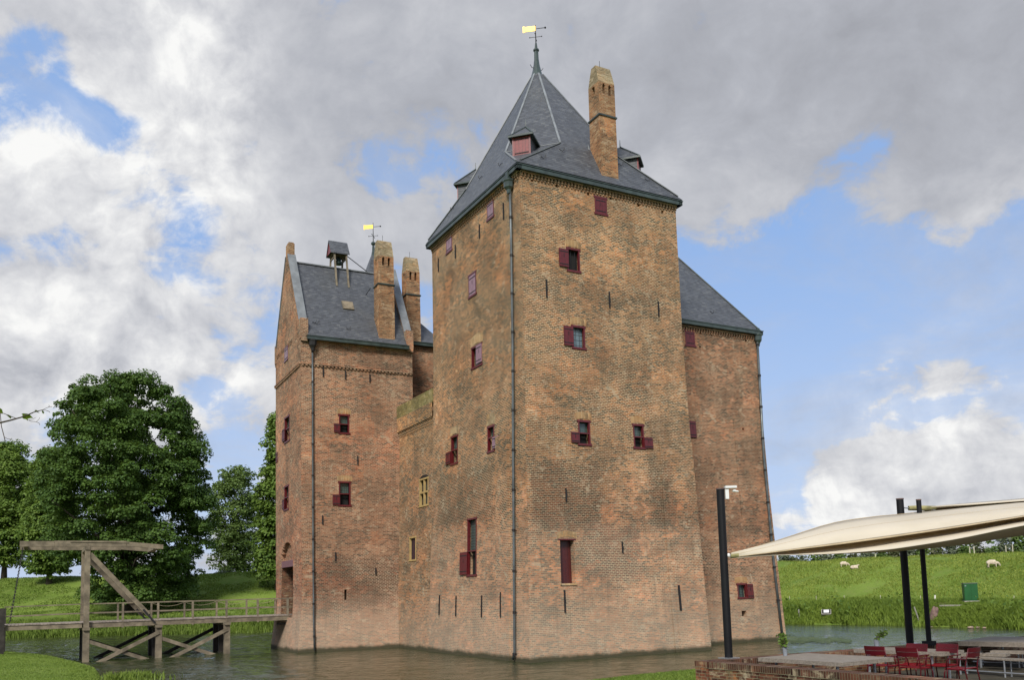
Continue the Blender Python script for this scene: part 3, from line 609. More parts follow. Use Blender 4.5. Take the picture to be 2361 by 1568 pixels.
def dormer(par, T, corner_pt, e, f, z0, hw=.47, hh=.95, closed_mat=M_dorm):
    t_ = V(-e[1], e[0], 0); base = corner_pt-e*f; base = V(base[0], base[1], 0); z1 = z0+hh
    P = lambda x, y, z: base+t_*x-e*y+V(0, 0, z)   # y goes into the roof
    mb = MB(); D = 2.4
    mb.poly([P(-hw, 0, z0-.15), P(hw, 0, z0-.15), P(hw, 0, z1), P(-hw, 0, z1)] if (np.cross(t_, V(0, 0, 1))@e) > 0 else [P(hw, 0, z0-.15), P(-hw, 0, z0-.15), P(-hw, 0, z1), P(hw, 0, z1)])
    for sx in (-1, 1): mb.poly([P(sx*hw, 0, z0-.15), P(sx*hw, D, z0-.15), P(sx*hw, D, z1), P(sx*hw, 0, z1)])
    d = mb.build('dormer', M_slate, par)
    ow = hw+.14; mb = MB(); pk = P(0, .95, z1+.95); pb = P(0, D, z1+.95)
    A_, B2, C_, D_ = P(-ow, -.16, z1), P(ow, -.16, z1), P(ow, D, z1), P(-ow, D, z1)
    mb.poly([A_, B2, pk]); mb.poly([B2, C_, pb, pk]); mb.poly([D_, A_, pk, pb]); mb.poly([A_, D_, C_, B2]); mb.build('dormer_roof', M_slate, d)
    mb = MB(); mb.bar(P(-ow-.02, -.18, z1-.03), P(ow+.02, -.18, z1-.03), .06, .09)
    for sx in (-1, 1): mb.bar(P(sx*(ow+.01), -.18, z1-.03), P(sx*(ow+.01), D-.3, z1-.03), .06, .09)
    for q in (A_, B2): mb.bar(q+V(0, 0, .03), pk+V(0, 0, .03), .09, .04)
    mb.tube([pk, pk+V(0, 0, .42)], [.03, .012], 6); mb.build('eave_trim', M_gutter, d)
    mb = MB(); cf = lambda x, y, z: P(x, y, z)
    mb.hexa([cf(-hw+.07, -.03, z0), cf(hw-.07, -.03, z0), cf(hw-.07, .0, z0), cf(-hw+.07, .0, z0), cf(-hw+.07, -.03, z1-.06), cf(hw-.07, -.03, z1-.06), cf(hw-.07, .0, z1-.06), cf(-hw+.07, .0, z1-.06)]); sh = mb.build('shutter', closed_mat, d)
    mb = MB()
    for sx in (-1, 1): mb.bar(P(sx*(hw-.035), -.02, z0-.1), P(sx*(hw-.035), -.02, z1-.02), .07, .07)
    mb.bar(P(-hw, -.02, z0-.04), P(hw, -.02, z0-.04), .07, .08); mb.build('frame', closed_mat, d)
    for k in (.14, .84): mb = MB(); mb.bar(P(-hw+.12, -.045, z0+hh*k), P(hw-.1, -.045, z0+hh*k), .02, .04); mb.build('hinge', M_iron, d)
    return d
for i, (s, w, ds, dw) in enumerate(C4):
    e = -nrm(ka*ds+KT.b*dw); tt_ = V(-e[1], e[0], 0); dormer(roof, KT, Cn[i]-(cR*V(1, 1, 0)*.22 if i == 0 else 0), e, 1.75 if i == 0 else 2.25, 24.74 if i == 0 else (25.75 if i == 3 else 25.2), hh=1.03 if i == 0 else .95)
chimney(keep, KT, 5.27, 6.3, .46, 1.42, 23.5, 27.35, 29.15, 30.15)
mb = MB(); q = [KT.P(4.75, .9, 24.6), KT.P(5.27, .62, 24.05), KT.P(5.27, 1.6, 26.3)]
mb.poly(q); mb.bar(KT.P(5.2, .5, 23.8), KT.P(5.2, 1.4, 25.6), .14, .05); mb.build('chimney_flashing', M_lead, roof)
for s, z in ((3.3, 25.3), (6.9, 25.3), (1.9, 24.4), (8.3, 24.6)):
    k = (z-RZ)/(ZQ-RZ)*nn+.22; hook(roof, KT.P(s, k, z), -KT.b, ka)
for w, z in ((3.0, 24.9), (6.0, 25.6), (9, 25.0)):
    k = (z-RZ)/(ZQ-RZ)*nn+.22; hook(roof, KT.P(k, w, z), -ka, KT.b)
# ================================================================== gate tower
ga = V(math.cos(math.radians(27.5)), math.sin(math.radians(27.5)), 0); A0 = aty(694.5, 1200, 52.45); A0[2] = 0
GT = Tower(A0, ga, 0, 7.15, 0, 6.7, {'all': [(-1.5, -.1), (0, 0)], 'front': [(-1.5, -.5), (0, -.34), (1.0, -.24), (2.2, -.06), (3.2, 0)], 'left': [(-1.5, -.55), (0, -.34), (1.0, -.22), (2.2, -.06), (3.2, 0)]}, ztop=18.7)
gate = empty('brick_tower', GT.P(3.5, 3.3, 0)); tag(gate, 'narrow brick gate tower with gabled slate roof and bell cote, where the wooden bridge ends', 'tower')
Gf, Gl = GT.wall('front'), GT.wall('left')
window(gate, Gf, (781, 957, 804.5, 1000), (769, 977.5, 783, 997.5), split=.5, arch=.3)
window(gate, Gf, (781, 1112, 807.5, 1167), (766, 1141, 783, 1165), split=.5, arch=.3)
for x, y0, y1 in ((824, 1052, 1073), (743, 1189, 1210), (773, 1274, 1294), (865.6, 1310, 1326), (744.6, 847, 869), (796, 855, 875), (852, 863, 882)): anchor(gate, Gf, x, y0, y1, 2)
l, r, b, t = Gf.rect(793.5, 1360, 799.5, 1384); Gf.hole(l, r, b, t, .4)
window(gate, Gl, (655.6, 801, 663.6, 832), closed=True, sky_sheen=True)
window(gate, Gl, (656, 961, 667.5, 1019), (652, 990, 658, 1018), split=.48)
window(gate, Gl, (655.5, 1121, 665.5, 1176), (652.5, 1152, 657, 1176), split=.48)
window(gate, Gl, (636, 1045, 640, 1065), closed=True, lintel=False)
l, r, b, t = Gl.rect(648, 1306, 675.5, 1416); gl_, gr_, gtop = l, r, t
Gl.hole(l, r, 2.16, t, 1.0, False)
at_ = Gl.rect(660, 1251, 662, 1300)[3]; spring = Gl.hit(660, 1292)[1]; nc = 14
for k in range(nc):
    x0 = l+(r-l)*k/nc; x1 = l+(r-l)*(k+1)/nc; q = ((x0+x1)/2-(l+r)/2)/((r-l)/2); zt = spring+(at_-spring)*math.sqrt(max(0, 1-q*q)); Gl.hole(x0, x1, t, zt, .28, True)
mb = MB(); Gl.box(mb, l+.002, r-.002, t-.06, t+.34, -.27, -.02); do = mb.build('gate_lintel', M_lint, gate)
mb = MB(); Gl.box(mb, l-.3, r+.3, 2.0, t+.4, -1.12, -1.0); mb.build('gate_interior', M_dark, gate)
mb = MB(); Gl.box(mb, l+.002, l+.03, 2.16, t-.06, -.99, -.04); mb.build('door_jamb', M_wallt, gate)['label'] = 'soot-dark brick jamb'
mb = MB(); Gl.box(mb, l, r, 2.0, 2.16, -.99, .0); mb.build('threshold', M_wood, gate)
mb = MB()
for wl in (Gf, Gl, GT.wall('right'), GT.wall('back')): wl.mesh(mb, -1.5, 18.75 if wl is Gf else 19.3)
# corbelled upper band of the front: gables on both ends as thick slabs
ZE, ZR, WR = 18.85, 24.75, 3.35
def gable(s0, s1, uo):
    top = ZR+.35
    prof = [(-.02, 19.0), (6.72, 19.0), (6.72, 19.75), (6.5, 19.75), (WR+.32, top), (WR-.32, top), (.25, 19.95), (-.02, 19.95)]
    P0 = [GT.P(s0, w_, z_) for w_, z_ in prof]; P1 = [GT.P(s1, w_, z_) for w_, z_ in prof]; UV = [(uo-w_, z_) for w_, z_ in prof]
    mb.poly(P0, UV); mb.poly(P1[::-1], UV[::-1])
    for i in range(len(prof)): j = (i+1) % len(prof); mb.poly([P0[j], P0[i], P1[i], P1[j]])
gable(0.0, .38, 106.7); gable(6.77, 7.15, 206.7)
mb.build('wall', M_gate, gate)
mb = MB(); mb.box(GT.P(.19, WR, 25.45), ga*.2, GT.b*.34, V(0, 0, .42)); mb.box(GT.P(.19, WR, 25.9), ga*.16, GT.b*.28, V(0, 0, .06)); mb.build('gable_finial', M_chim, gate)
for s0 in (.0, 6.77):
    for w_, sg in ((-.05, 1), (6.75, -1)): mb = MB(); mb.box(GT.P(s0+.19, w_+sg*.1, 19.4), ga*.23, GT.b*.2, V(0, 0, .62)); mb.box(GT.P(s0+.19, w_, 18.75), ga*.2, GT.b*.12, V(0, 0, .14)); mb.build('gable_shoulder', M_gate, gate)
frieze(gate, Gf, 17.0, mat=M_gate, step=.23, hgt=.2, rows=1); frieze(gate, Gl, 17.0, mat=M_gate, step=.23, hgt=.2, rows=1)
mb = MB()
def gz_(w_): return ZE+(w_+.28)*(ZR-ZE)/(WR+.28)
mb.poly([GT.P(.38, -.28, ZE), GT.P(6.77, -.28, ZE), GT.P(6.77, WR, ZR), GT.P(.38, WR, ZR)]); mb.poly([GT.P(.38, WR, ZR), GT.P(6.77, WR, ZR), GT.P(6.77, 6.98, ZE), GT.P(.38, 6.98, ZE)])
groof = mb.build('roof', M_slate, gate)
mb = MB(); sl = (ZR-ZE)/(WR+.28)
for s0 in (.19, 6.96):
    mb.bar(GT.P(s0, .2, 19.98), GT.P(s0, WR-.3, ZR+.40), .52, .05, up=ga*0+V(0, 0, 1)); mb.bar(GT.P(s0, 6.5, 19.8), GT.P(s0, WR+.3, ZR+.40), .52, .05)
mb.bar(GT.P(.4, WR, ZR+.02), GT.P(6.75, WR, ZR+.02), .2, .07); mb.build('gable_coping', M_lead, groof)
gutter(gate, [GT.P(.42, -.3, ZE-.06), GT.P(6.72, -.3, ZE-.06)], .2, .2)
pipe_on(gate, Gf, [(718.5, 800), (719, 900), (719.5, 1100), (720.5, 1300), (721.5, 1430), (723.5, 1500)], .12, .055)
hp = Gf.pt(Gf.hit(718.5, 810)[0], 18.35, .2); mb = MB(); mb.lathe(hp, [(.09, -.35), (.13, -.15), (.22, 0), (.24, .22), (.27, .28), (.27, .34)], 8); mb.build('rain_hopper', M_iron, gate)
chimney(gate, GT, 4.96, 6.02, .02, .95, 18.6, 22.9, 24.75, 25.85)
# roof hatch
ph = GT.P(3.3, 0, 0); q = lambda s, w_: GT.P(s, w_, gz_(w_)+.07)
mb = MB(); up_ = nrm(GT.b*(WR+.28)+V(0, 0, ZR-ZE)); nn_ = nrm(np.cross(ga, up_)); cc = None
for it in range(1):
    # centre of the hatch found on the slope under the photo's grey board
    x = np.array([3.2, 1.2]); tgt = np.array([801.5, 704.5])
    for _ in range(10):
        f0 = proj(q(*x))-tgt; J = np.stack([(proj(q(x[0]+.001, x[1]))-tgt-f0)/.001, (proj(q(x[0], x[1]+.001))-tgt-f0)/.001], 1); x = x-np.linalg.solve(J, f0)
cc = q(*x); mb.box(cc, ga*.36, up_*.36, nn_*.05); mb.build('roof_hatch', M_wood, groof)
# bell cote astride the ridge
def on_slope(u, v, off=0.):
    x = np.array([3., 2.5]); tgt = np.array([u, v]); fn = lambda a_: GT.P(a_[0], a_[1], gz_(a_[1])+off)
    for _ in range(10):
        f0 = proj(fn(x))-tgt; J = np.stack([(proj(fn(x+np.array([.001, 0])))-tgt-f0)/.001, (proj(fn(x+np.array([0, .001])))-tgt-f0)/.001], 1); x = x-np.linalg.solve(J, f0)
    return x
sA = on_slope(776, 658)[0]; sB = on_slope(804, 663)[0]; wA = on_slope(776, 658)[1]
zc = ZR+.88; cot = MB()
for s_ in (sA, sB):
    cot.bar(GT.P(s_, wA, gz_(wA)-.05), GT.P(s_+.0, WR-.38, zc+.1), .10, .12); cot.bar(GT.P(s_, 2*WR-wA, gz_(wA)-.05), GT.P(s_, WR+.38, zc+.1), .10, .12)
    cot.bar(GT.P(s_, WR-.42, zc-.25), GT.P(s_, WR+.42, zc-.25), .08, .1); cot.bar(GT.P(s_, WR-.42, zc+.1), GT.P(s_, WR+.42, zc+.1), .08, .1)
for w_ in (-.38, .38): cot.bar(GT.P(sA-.12, WR+w_, zc+.1), GT.P(sB+.12, WR+w_, zc+.1), .1, .1)
cot.bar(GT.P(sA-.1, WR, zc+.05), GT.P(sB+.1, WR, zc+.05), .09, .12)
cote = cot.build('bell_cote', M_wood, gate)
mb = MB(); sa_, sb_ = sA-.28, sB+.2; zt = zc+.98
for sg in (-1, 1):
    a_ = [GT.P(sa_, WR+sg*.56, zc+.02), GT.P(sb_, WR+sg*.56, zc+.02), GT.P(sb_, WR, zt), GT.P(sa_, WR, zt)]; b2 = [p-V(0, 0, .06) for p in a_]
    mb.hexa([b2[0], b2[1], b2[2], b2[3], a_[0], a_[1], a_[2], a_[3]])
mb.build('cote_roof', M_slate, cote)
mb = MB()
for s_ in (sa_+.05, sb_-.05): mb.poly([GT.P(s_, WR-.55, zc+.05), GT.P(s_, WR+.55, zc+.05), GT.P(s_, WR, zt-.1)])
mb.build('cote_gable_boards', M_dorm, cote)
mb = MB(); bp = GT.P((sA+sB)/2, WR, zc-.58); mb.lathe(bp, [(.27, 0), (.25, .05), (.18, .2), (.15, .38), (.10, .47), (.02, .5), (.02, .66)], 14); mb.build('bell', M_bell, cote, True)
mb = MB(); e0 = on_slope(850, 640); mb.tube([GT.P(sb_-.05, WR, zc+.1), GT.P(5.4, WR, ZR+.05)], .028, 6); mb.build('stay_rod', M_iron, cote)
mb = MB(); x = on_slope(843, 681); mb.tube([GT.P(x[0], x[1], gz_(x[1])+.03), GT.P(4.97, x[1]-.5, gz_(x[1])+.35)], .022, 5); mb.build('chimney_stay', M_iron, groof)
for p in ((724, 838-95), (802, 758), (730, 745)): 
    x = on_slope(*p); hook(groof, GT.P(x[0], x[1], gz_(x[1])), nn_, ga)
# ================================================================== hall behind, with the bell-cast spire
MT = Tower(A0, ga, 2.7, 11.4, 2.7, 11.4, {'all': [(-1.5, 0), (20, 0)]}, ztop=20.1)
mid = empty('brick_tower', MT.P(7, 7, 0)); tag(mid, 'brick tower half hidden between gate tower and keep, its flared slate spire behind two chimneys', 'tower')
mb = MB()
for s_ in ('front', 'left', 'right', 'back'): MT.wall(s_).mesh(mb, -1.5, 20.05)
mb.build('wall', M_hall, mid)
prof = [(4.62, 19.95), (3.95, 20.5), (3.15, 21.3), (2.25, 22.5), (1.2, 24.6), (.5, 26.4), (.16, 27.5)]
mb = MB(); cs, cw = 7.05, 7.05
for (r1, z1), (r2, z2) in zip(prof[:-1], prof[1:]):
    q1 = [MT.P(cs+x*r1, cw+y*r1, z1) for x, y in ((-1, -1), (1, -1), (1, 1), (-1, 1))]; q2 = [MT.P(cs+x*r2, cw+y*r2, z2) for x, y in ((-1, -1), (1, -1), (1, 1), (-1, 1))]
    for i in range(4): mb.poly([q1[i], q1[(i+1) % 4], q2[(i+1) % 4], q2[i]])
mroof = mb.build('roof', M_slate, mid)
mb = MB(); mb.lathe(MT.P(cs, cw, 0), [(.2, 27.4), (.1, 27.9), (.08, 28.3), (.17, 28.4), (.17, 28.5), (.05, 28.6)], 8); mb.build('spire', M_gutter, mroof)
vane(mid, MT.P(cs, cw, 28.3), 1.7, nrm(vd), .6)
frieze(mid, MT.wall('front'), 19.5, mat=M_hall, rows=1); g_ = [MT.P(2.5, 2.5, 19.98), MT.P(11.6, 2.5, 19.98)]; gutter(mid, g_, .24, .2)
chimney(mid, MT, 7.86, 8.87, 2.72, 3.6, 19.9, 23.45, 25.1, 26.15)
# ================================================================== curtain wall between gate tower and keep
CT = Tower(K0, ka, .1, 1.4, 11.2, 17.2, {'all': [(-1.5, 0), (0, 0)], 'left': [(-1.5, 0.0), (0, .05), (4, .22), (13, .42)], 'right': [(0, 0)]}, ztop=15)
cur = empty('curtain_wall', CT.P(.7, 14, 0)); tag(cur, 'short brick curtain wall with mossy parapet linking gate tower and keep', 'wall')
Cl = CT.wall('left')
wl_ = window(cur, Cl, (967, 1104, 987, 1167), frame_mat=M_yel, depth=.25)
l, r, b, t = Cl.rect(967, 1104, 987, 1167)
mb = MB(); Cl.box(mb, (l+r)/2-.05, (l+r)/2+.05, b+.05, t-.05, -.1, .01); Cl.box(mb, l+.06, r-.06, (b+t)/2-.05, (b+t)/2+.05, -.1, .012); mb.build('mullion', M_yel, wl_)
mb = MB(); 
for k in range(7): 
    q = (k+.5)/7*2-1; u = l+(r-l)*k/7; hh_ = .22*math.sqrt(max(.02, 1-q*q)); Cl.box(mb, u, u+(r-l)/7, t, t+hh_, -.05, .012+.001*(k % 2))
mb.build('arched_head', M_iron, wl_)
wl2 = window(cur, Cl, (944, 1239, 958.5, 1293), frame_mat=M_yel, depth=.2, bars=3)
l, r, b, t = Cl.rect(944, 1239, 958.5, 1293); mb = MB(); Cl.box(mb, l+.08, r-.08, b+.07, t-.07, -.12, -.09); mb.build('barred_panel', simple('plum_panel', (.05, .022, .035), .5), wl2)
Cl.hole(0, Cl.L, 13.35, 15.0, -.16, True)
mb = MB()
for s_ in ('left', 'front', 'right', 'back'): (Cl if s_ == 'left' else CT.wall(s_)).mesh(mb, -1.5, 14.2)
mb.build('wall', M_curt, cur)
mb = MB(); p4 = [CT.P(*q) for q in ((.36, 11.2, 0), (.36, 17.2, 0), (.9, 17.2, 0), (.9, 11.2, 0))]
mb.hexa([p4[0]+V(0, 0, 14.2), p4[3]+V(0, 0, 14.2), p4[2]+V(0, 0, 14.2), p4[1]+V(0, 0, 14.2), p4[0]+V(0, 0, 14.98), p4[3]+V(0, 0, 14.98), p4[2]+V(0, 0, 14.98), p4[1]+V(0, 0, 14.98)])
mb.build('parapet', M_moss, cur)
frieze(cur, Cl, 12.98, mat=M_curt, step=.24, hgt=.3)
# ================================================================== right-hand rear wing
PR2 = [(-1.5, -.06), (0, 0), (3, .13), (6, .25), (9, .36), (13.7, .47), (18.4, .55)]
HT = Tower(K0, ka, 9.2, 18.75, 3.06, 11.3, {'all': PR2, 'left': [(0, 0)]}, ztop=18.3)
hall = empty('brick_tower', HT.P(14, 7, 0)); tag(hall, 'lower brick wing with hipped slate roof standing behind the right side of the keep', 'tower')
Hf = HT.wall('front')
window(hall, Hf, (1579.5, 762, 1601, 798), closed=True)
window(hall, Hf, (1572, 974, 1589, 1008), (1588, 972, 1603, 1009))
window(hall, Hf, (1700, 1347, 1721, 1380), (1721, 1347, 1735, 1380), bars=2, arch=.3)
l, r, b, t = Hf.rect(1710, 1409, 1721, 1422); Hf.hole(l, r, b, t, .4)
for p in ((1614, 768), (1640, 772), (1680, 777), (1719, 785), (1614, 800), (1713, 990)): putlog(Hf, *p, 4.5)
u0 = Hf.hit(1699, 1100)[0]; z1 = Hf.hit(1699, 968)[1]; z0 = Hf.hit(1705, 1200)[1]; Hf.hole(u0, u0+.08, z0, z1, .03, True)
mb = MB()
for s_ in ('front', 'left', 'right', 'back'): (Hf if s_ == 'front' else HT.wall(s_)).mesh(mb, -1.5, 18.35)
mb.build('wall', M_hall, hall)
frieze(hall, Hf, 17.72, mat=M_hall, step=.2, hgt=.24)
E2 = [HT.P(s, w, 18.18) for s, w in ((9.4, 3.42), (18.42, 3.42), (18.42, 11.0))]; gutter(hall, E2, .22, .2)
mb = MB(); k = 1.57; h0 = 18.3; s1, w0, w1 = 18.45, 3.38, 11.2; hw = (w1-w0)/2
mb.poly([HT.P(9.3, w0, h0), HT.P(s1, w0, h0), HT.P(s1-hw, w0+hw, h0+k*hw), HT.P(9.3, w0+hw, h0+k*hw)]); mb.poly([HT.P(s1, w0, h0), HT.P(s1, w1, h0), HT.P(s1-hw, w0+hw, h0+k*hw)]); mb.poly([HT.P(s1, w1, h0), HT.P(9.3, w1, h0), HT.P(9.3, w0+hw, h0+k*hw), HT.P(s1-hw, w0+hw, h0+k*hw)])
hroof = mb.build('roof', M_slate, hall)
mb = MB(); mb.bar(HT.P(s1, w0, h0+.02), HT.P(s1-hw, w0+hw, h0+k*hw+.03), .12, .05); mb.build('lead_flashing', M_gutter, hroof)
for s in (12.4, 15.2): hook(hroof, HT.P(s, w0+.65, h0+k*.65), -HT.b, ka)
pipe_on(hall, Hf, [(1742, 785), (1756.5, 1048), (1778, 1284), (1800, 1472)], .13, .075)
hp = HT.P(18.25, 3.5, 17.75); mb = MB(); mb.lathe(hp, [(.1, -.35), (.14, -.15), (.24, 0), (.26, .24), (.30, .3), (.30, .38)], 8); mb.box(hp+V(0, 0, .55), ka*.1, HT.b*.1, V(0, 0, .2)); mb.build('rain_hopper', M_gutter, hall)
# ================================================================== drawbridge
BB = atz(668, 1418, 2.17); bd = V(math.cos(math.radians(28.6)), math.sin(math.radians(28.6)), 0); BA = BB-bd*15.24; bn = V(-bd[1], bd[0], 0)   # bn points away (far side)
BW = 3.2; DZ = 2.17
def bt(u, v=1420, off=0.):   # distance along the near edge seen at pixel column u
    o = BA+bn*off; q = onplane(u, v, o, o+bd); return (q-BA)@bd
def BP(t_, o, z): q = BA+bd*t_+bn*o; return V(q[0], q[1], z)
tend = bt(690, 1418); tm = bt(198, 1440); t0 = bt(8, 1444)
bridge = empty('drawbridge', BP(tm, 1, 0)); tag(bridge, 'weathered grey wooden drawbridge with balance beam, railings and piles crossing the moat', 'bridge')
mb = MB()
x = t0
while x < tend:
    mb.box(BP(x+.085, BW/2, DZ-.03+random.uniform(-.004, .004)), bd*.08, bn*(BW/2+.06), V(0, 0, .03)); x += .172
mb.build('deck', M_woodl, bridge)
for o in (.05, BW-.05, BW/2):
    mb = MB(); mb.bar(BP(t0, o, DZ-.2), BP(tm-.2, o, DZ-.2), .14, .22); mb.bar(BP(tm+.1, o, DZ-.2), BP(tend, o, DZ-.2), .14, .26); mb.build('girder', M_wood, bridge)
def post(p, h, w=.11, mat=None, name='railing_post'):
    mb = MB(); mb.box(p+V(0, 0, h/2), bd*w/2, bn*w/2, V(0, 0, h/2)); o = mb.build(name, mat or M_wood, bridge); return bevel(o, .008)
near = [bt(x) for x in (282.8, 364, 444, 521.8, 594, 663)]; far_ = near
for t_ in near: post(BP(t_, .02, DZ-.38), 1.34)
for t_ in near: post(BP(t_, BW-.02, DZ-.2), 1.16, .10)
for o in (0.02, BW-.02):
    for z, w in ((DZ+1.0, .07), (DZ+.48, .06)):
        mb = MB(); mb.bar(BP(tm+.1, o, z), BP(tend-.15, o, z+.0), .06 if z < 3 else .11, w); mb.build('handrail', M_wood, bridge)
        mb = MB(); mb.bar(BP(t0, o, z-.05), BP(tm-.1, o, z-.0), .05, w*.8); mb.build('handrail', M_wood, bridge)
for o in (BW-.1,):   # slack rope between the posts
    for a_, c_ in zip(near[1:-1], near[2:]):
        mb = MB(); mb.tube([BP(a_+(c_-a_)*k/8, o, DZ+.95-.22*4*(k/8)*(1-k/8)) for k in range(9)], .012, 5); mb.build('rope', M_rope, bridge)
# end post at the lawn
for o in (-.1, BW+.1):
    mb = MB(); mb.box(BP(t0-.1, o, 1.6), bd*.14, bn*.14, V(0, 0, 1.45)); bevel(mb.build('end_post', M_woodd, bridge), .02)
# mast frame
MZ = onplane(196, 1264, BA, BA+bd)[2]
for o in (-.12, BW+.12):
    mb = MB(); mb.box(BP(tm, o, (DZ-.35+MZ)/2), bd*.14, bn*.13, V(0, 0, (MZ-DZ+.35)/2)); bevel(mb.build('mast', M_wood, bridge), .02)
    mb = MB(); tb_ = bt(352, 1432)
    mb.bar(BP(tm+.12, o, MZ-.35), BP(tb_-.25, o+.0, DZ+.3), .18, .25); bevel(mb.build('brace', M_wood, bridge), .02)
    mb = MB(); mb.bar(BP(tb_-.55, o-.13, DZ+.6), BP(tb_+.1, o-.13, DZ-.2), .03, .11); mb.build('iron_strap', M_iron, bridge)
    bl = onplane(45, 1255, BA, BA+bd); br_ = onplane(374, 1262, BA, BA+bd)
    ta, tb2 = (bl-BA)@bd, (br_-BA)@bd
    P_ = [BP(ta, o, bl[2]), BP(ta*.5+tm*.5, o, bl[2]*.45+MZ*.55+.12), BP(tm, o, MZ+.22), BP(tm*.5+tb2*.5, o, (MZ+.22+br_[2])/2+.08), BP(tb2, o, br_[2])]
    mb = MB()
    for p, q, h0 in zip(P_[:-1], P_[1:], (.30, .34, .34, .26)): mb.bar(p, q+nrm(q-p)*.02, .2, h0)
    mb.bar(BP(tm-.9, o-.13, MZ+.34), BP(tm+2.1, o-.13, MZ+.30), .02, .06); bevel(mb.build('balance_beam', M_wood, bridge), .02)
    mb = MB(); cb = BP(t0+.25, o, DZ+.05); ct = BP(ta+.15, o, bl[2]-.2); n_ = 46
    for k in range(n_):
        p = ct+(cb-ct)*k/n_; q = ct+(cb-ct)*(k+1.25)/n_; mb.bar(p, q, .012 if k % 2 else .05, .05 if k % 2 else .012, up=bn)
    mb.build('chain', M_chain, bridge)
mb = MB(); mb.bar(BP(tm, -.3, MZ-.02), BP(tm, BW+.3, MZ-.02), .24, .2); bevel(mb.build('cross_beam', M_wood, bridge), .02)
mb = MB(); mb.bar(BP(ta+.3, -.2, bl[2]), BP(ta+.3, BW+.2, bl[2]), .2, .2); mb.bar(BP(tb2-.3, -.2, br_[2]), BP(tb2-.3, BW+.2, br_[2]), .3, .26); bevel(mb.build('tie_beam', M_wood, bridge), .02)
# piles and scissor bracing
pt = [tm, bt(364, 1480), bt(521, 1475)]
for i, t_ in enumerate(pt):
    for o, w, mt in ((-.16, .33, M_wood), (BW*.5, .28, M_woodd), (BW+.16, .30, M_woodd)):
        mb = MB(); mb.box(BP(t_, o, .25), bd*w/2, bn*w/2, V(0, 0, DZ-.55)); bevel(mb.build('pile', mt, bridge), .02)
    mb = MB(); mb.bar(BP(t_, -.45, DZ-.38), BP(t_, BW+.45, DZ-.38), .36, .16); bevel(mb.build('pile_cap', M_wood, bridge), .02)
for a_, c_ in ((pt[0], pt[1]), (pt[1], pt[2])):
    for o, mt in ((-.34, M_wood), (BW+.33, M_woodd)):
        mb = MB(); mb.bar(BP(c_, o, 1.45), BP(a_+.5, o, -.15), .09, .2); mb.build('cross_brace', mt, bridge)
        mb = MB(); mb.bar(BP(a_, o+.1, 1.15), BP(c_-.4, o+.1, -.15), .09, .2); mb.build('cross_brace', mt, bridge)
mb = MB(); mb.bar(BP(tend-1.25, .4, 1.62), BP(tend+.1, .4, 1.62), .12, .13); mb.build('bearer', M_woodd, bridge)
# ================================================================== terrace
TZ, WZ = .70, 1.35
Tc = atz(1602, 1525, WZ); Tr = atz(2361, 1468, WZ); Tn = atz(2140, 1568, WZ); d1 = nrm(Tr-Tc); d2 = nrm(Tn-Tc); WT = .42
def wall_run(mb, mbc, c, d, L, inn, k0=0, ext0=0.):
    """brick wall with a rowlock course on top; c outer corner, inn = direction to the terrace"""
    a_, b_ = c-d*ext0, c+d*L; n = nrm(inn-d*(inn@d))
    for z0, z1, m_, e in ((-.3, WZ-.16, mb, 0.), (WZ-.16, WZ, mbc, .015)):
        q = [a_-n*e, b_-n*e, b_+n*(WT+e), a_+n*(WT+e)]; lo = [V(p[0], p[1], z0) for p in q]; hi = [V(p[0], p[1], z1) for p in q]
        for i in range(4):
            j = (i+1) % 4; l_ = np.linalg.norm(q[j]-q[i]); m_.poly([lo[i], lo[j], hi[j], hi[i]], [(k0+i*30, z0), (k0+i*30+l_, z0), (k0+i*30+l_, z1), (k0+i*30, z1)])
        m_.poly(hi, [((p-a_)@d+k0, ((p-a_)@n)*.33+.02) for p in q])
wallo = empty('brick_wall', (Tc[0], Tc[1], TZ)); tag(wallo, 'low weathered brick parapet with lichen specks enclosing the cafe terrace', 'wall')
m1, m2 = MB(), MB(); inn = nrm(d1+d2)
wall_run(m1, m2, Tc, d1, 22, d2, 0); 
wall_run(m1, m2, Tc+d2*WT*1.18, d2, 22, d1, 300)
m1.build('wall_body', M_wallt, wallo); m2.build('coping', M_wallc, wallo)
mb = MB(); q = [Tc+inn*.2, Tc+d2*24+inn*.1, Tc+d2*24+d1*24, Tc+d1*24+inn*.1]; mb.poly([V(p[0], p[1], TZ) for p in q]); fl = mb.build('terrace_floor', M_floor); tag(fl, kind='structure')
def steel_post(u, vb, vt, w, label, D_hint=None, flange=False, on=WZ):
    b_ = atz(u[1], vb, on); t_ = aty(u[0], vt, b_[1]); r = w/2054*b_[1]/2*.98
    root = empty('sail_post', (b_[0], b_[1], on)); tag(root, label, 'post', 'black steel posts of the sun sail')
    mb = MB(); h = t_[2]-on; mb.tube([b_, V(b_[0], b_[1], t_[2])], r, 20); mb.build('pole', M_black, root, False)
    mb = MB(); mb.tube([V(b_[0], b_[1], t_[2]), V(b_[0], b_[1], t_[2]+.03)], r*1.07, 20); mb.build('pole_cap', simple('post_cap', (.16, .10, .09), .5), root)
    mb = MB(); s_ = r*1.9; mb.box(V(b_[0], b_[1], on+.012+(.04 if flange else 0)), d1*s_, V(-d1[1], d1[0], 0)*s_, V(0, 0, .012+(.05 if flange else 0))); mb.build('base_plate', M_black if flange else M_steel, root)
    return root, b_, t_[2]
p0, p0b, p0t = steel_post((1658, 1680), 1519, 1129, 18.5, 'black steel post at the left corner of the brick parapet, carrying a white floodlight')
p1, p1b, p1t = steel_post((2076.5, 2098), 1486, 1152, 16.5, 'thicker of the two black sail posts standing side by side above the red chairs')
p2, p2b, p2t = steel_post((2117.5, 2142), 1488, 1154, 11.5, 'thinner of the two black sail posts standing side by side above the red chairs', flange=True)
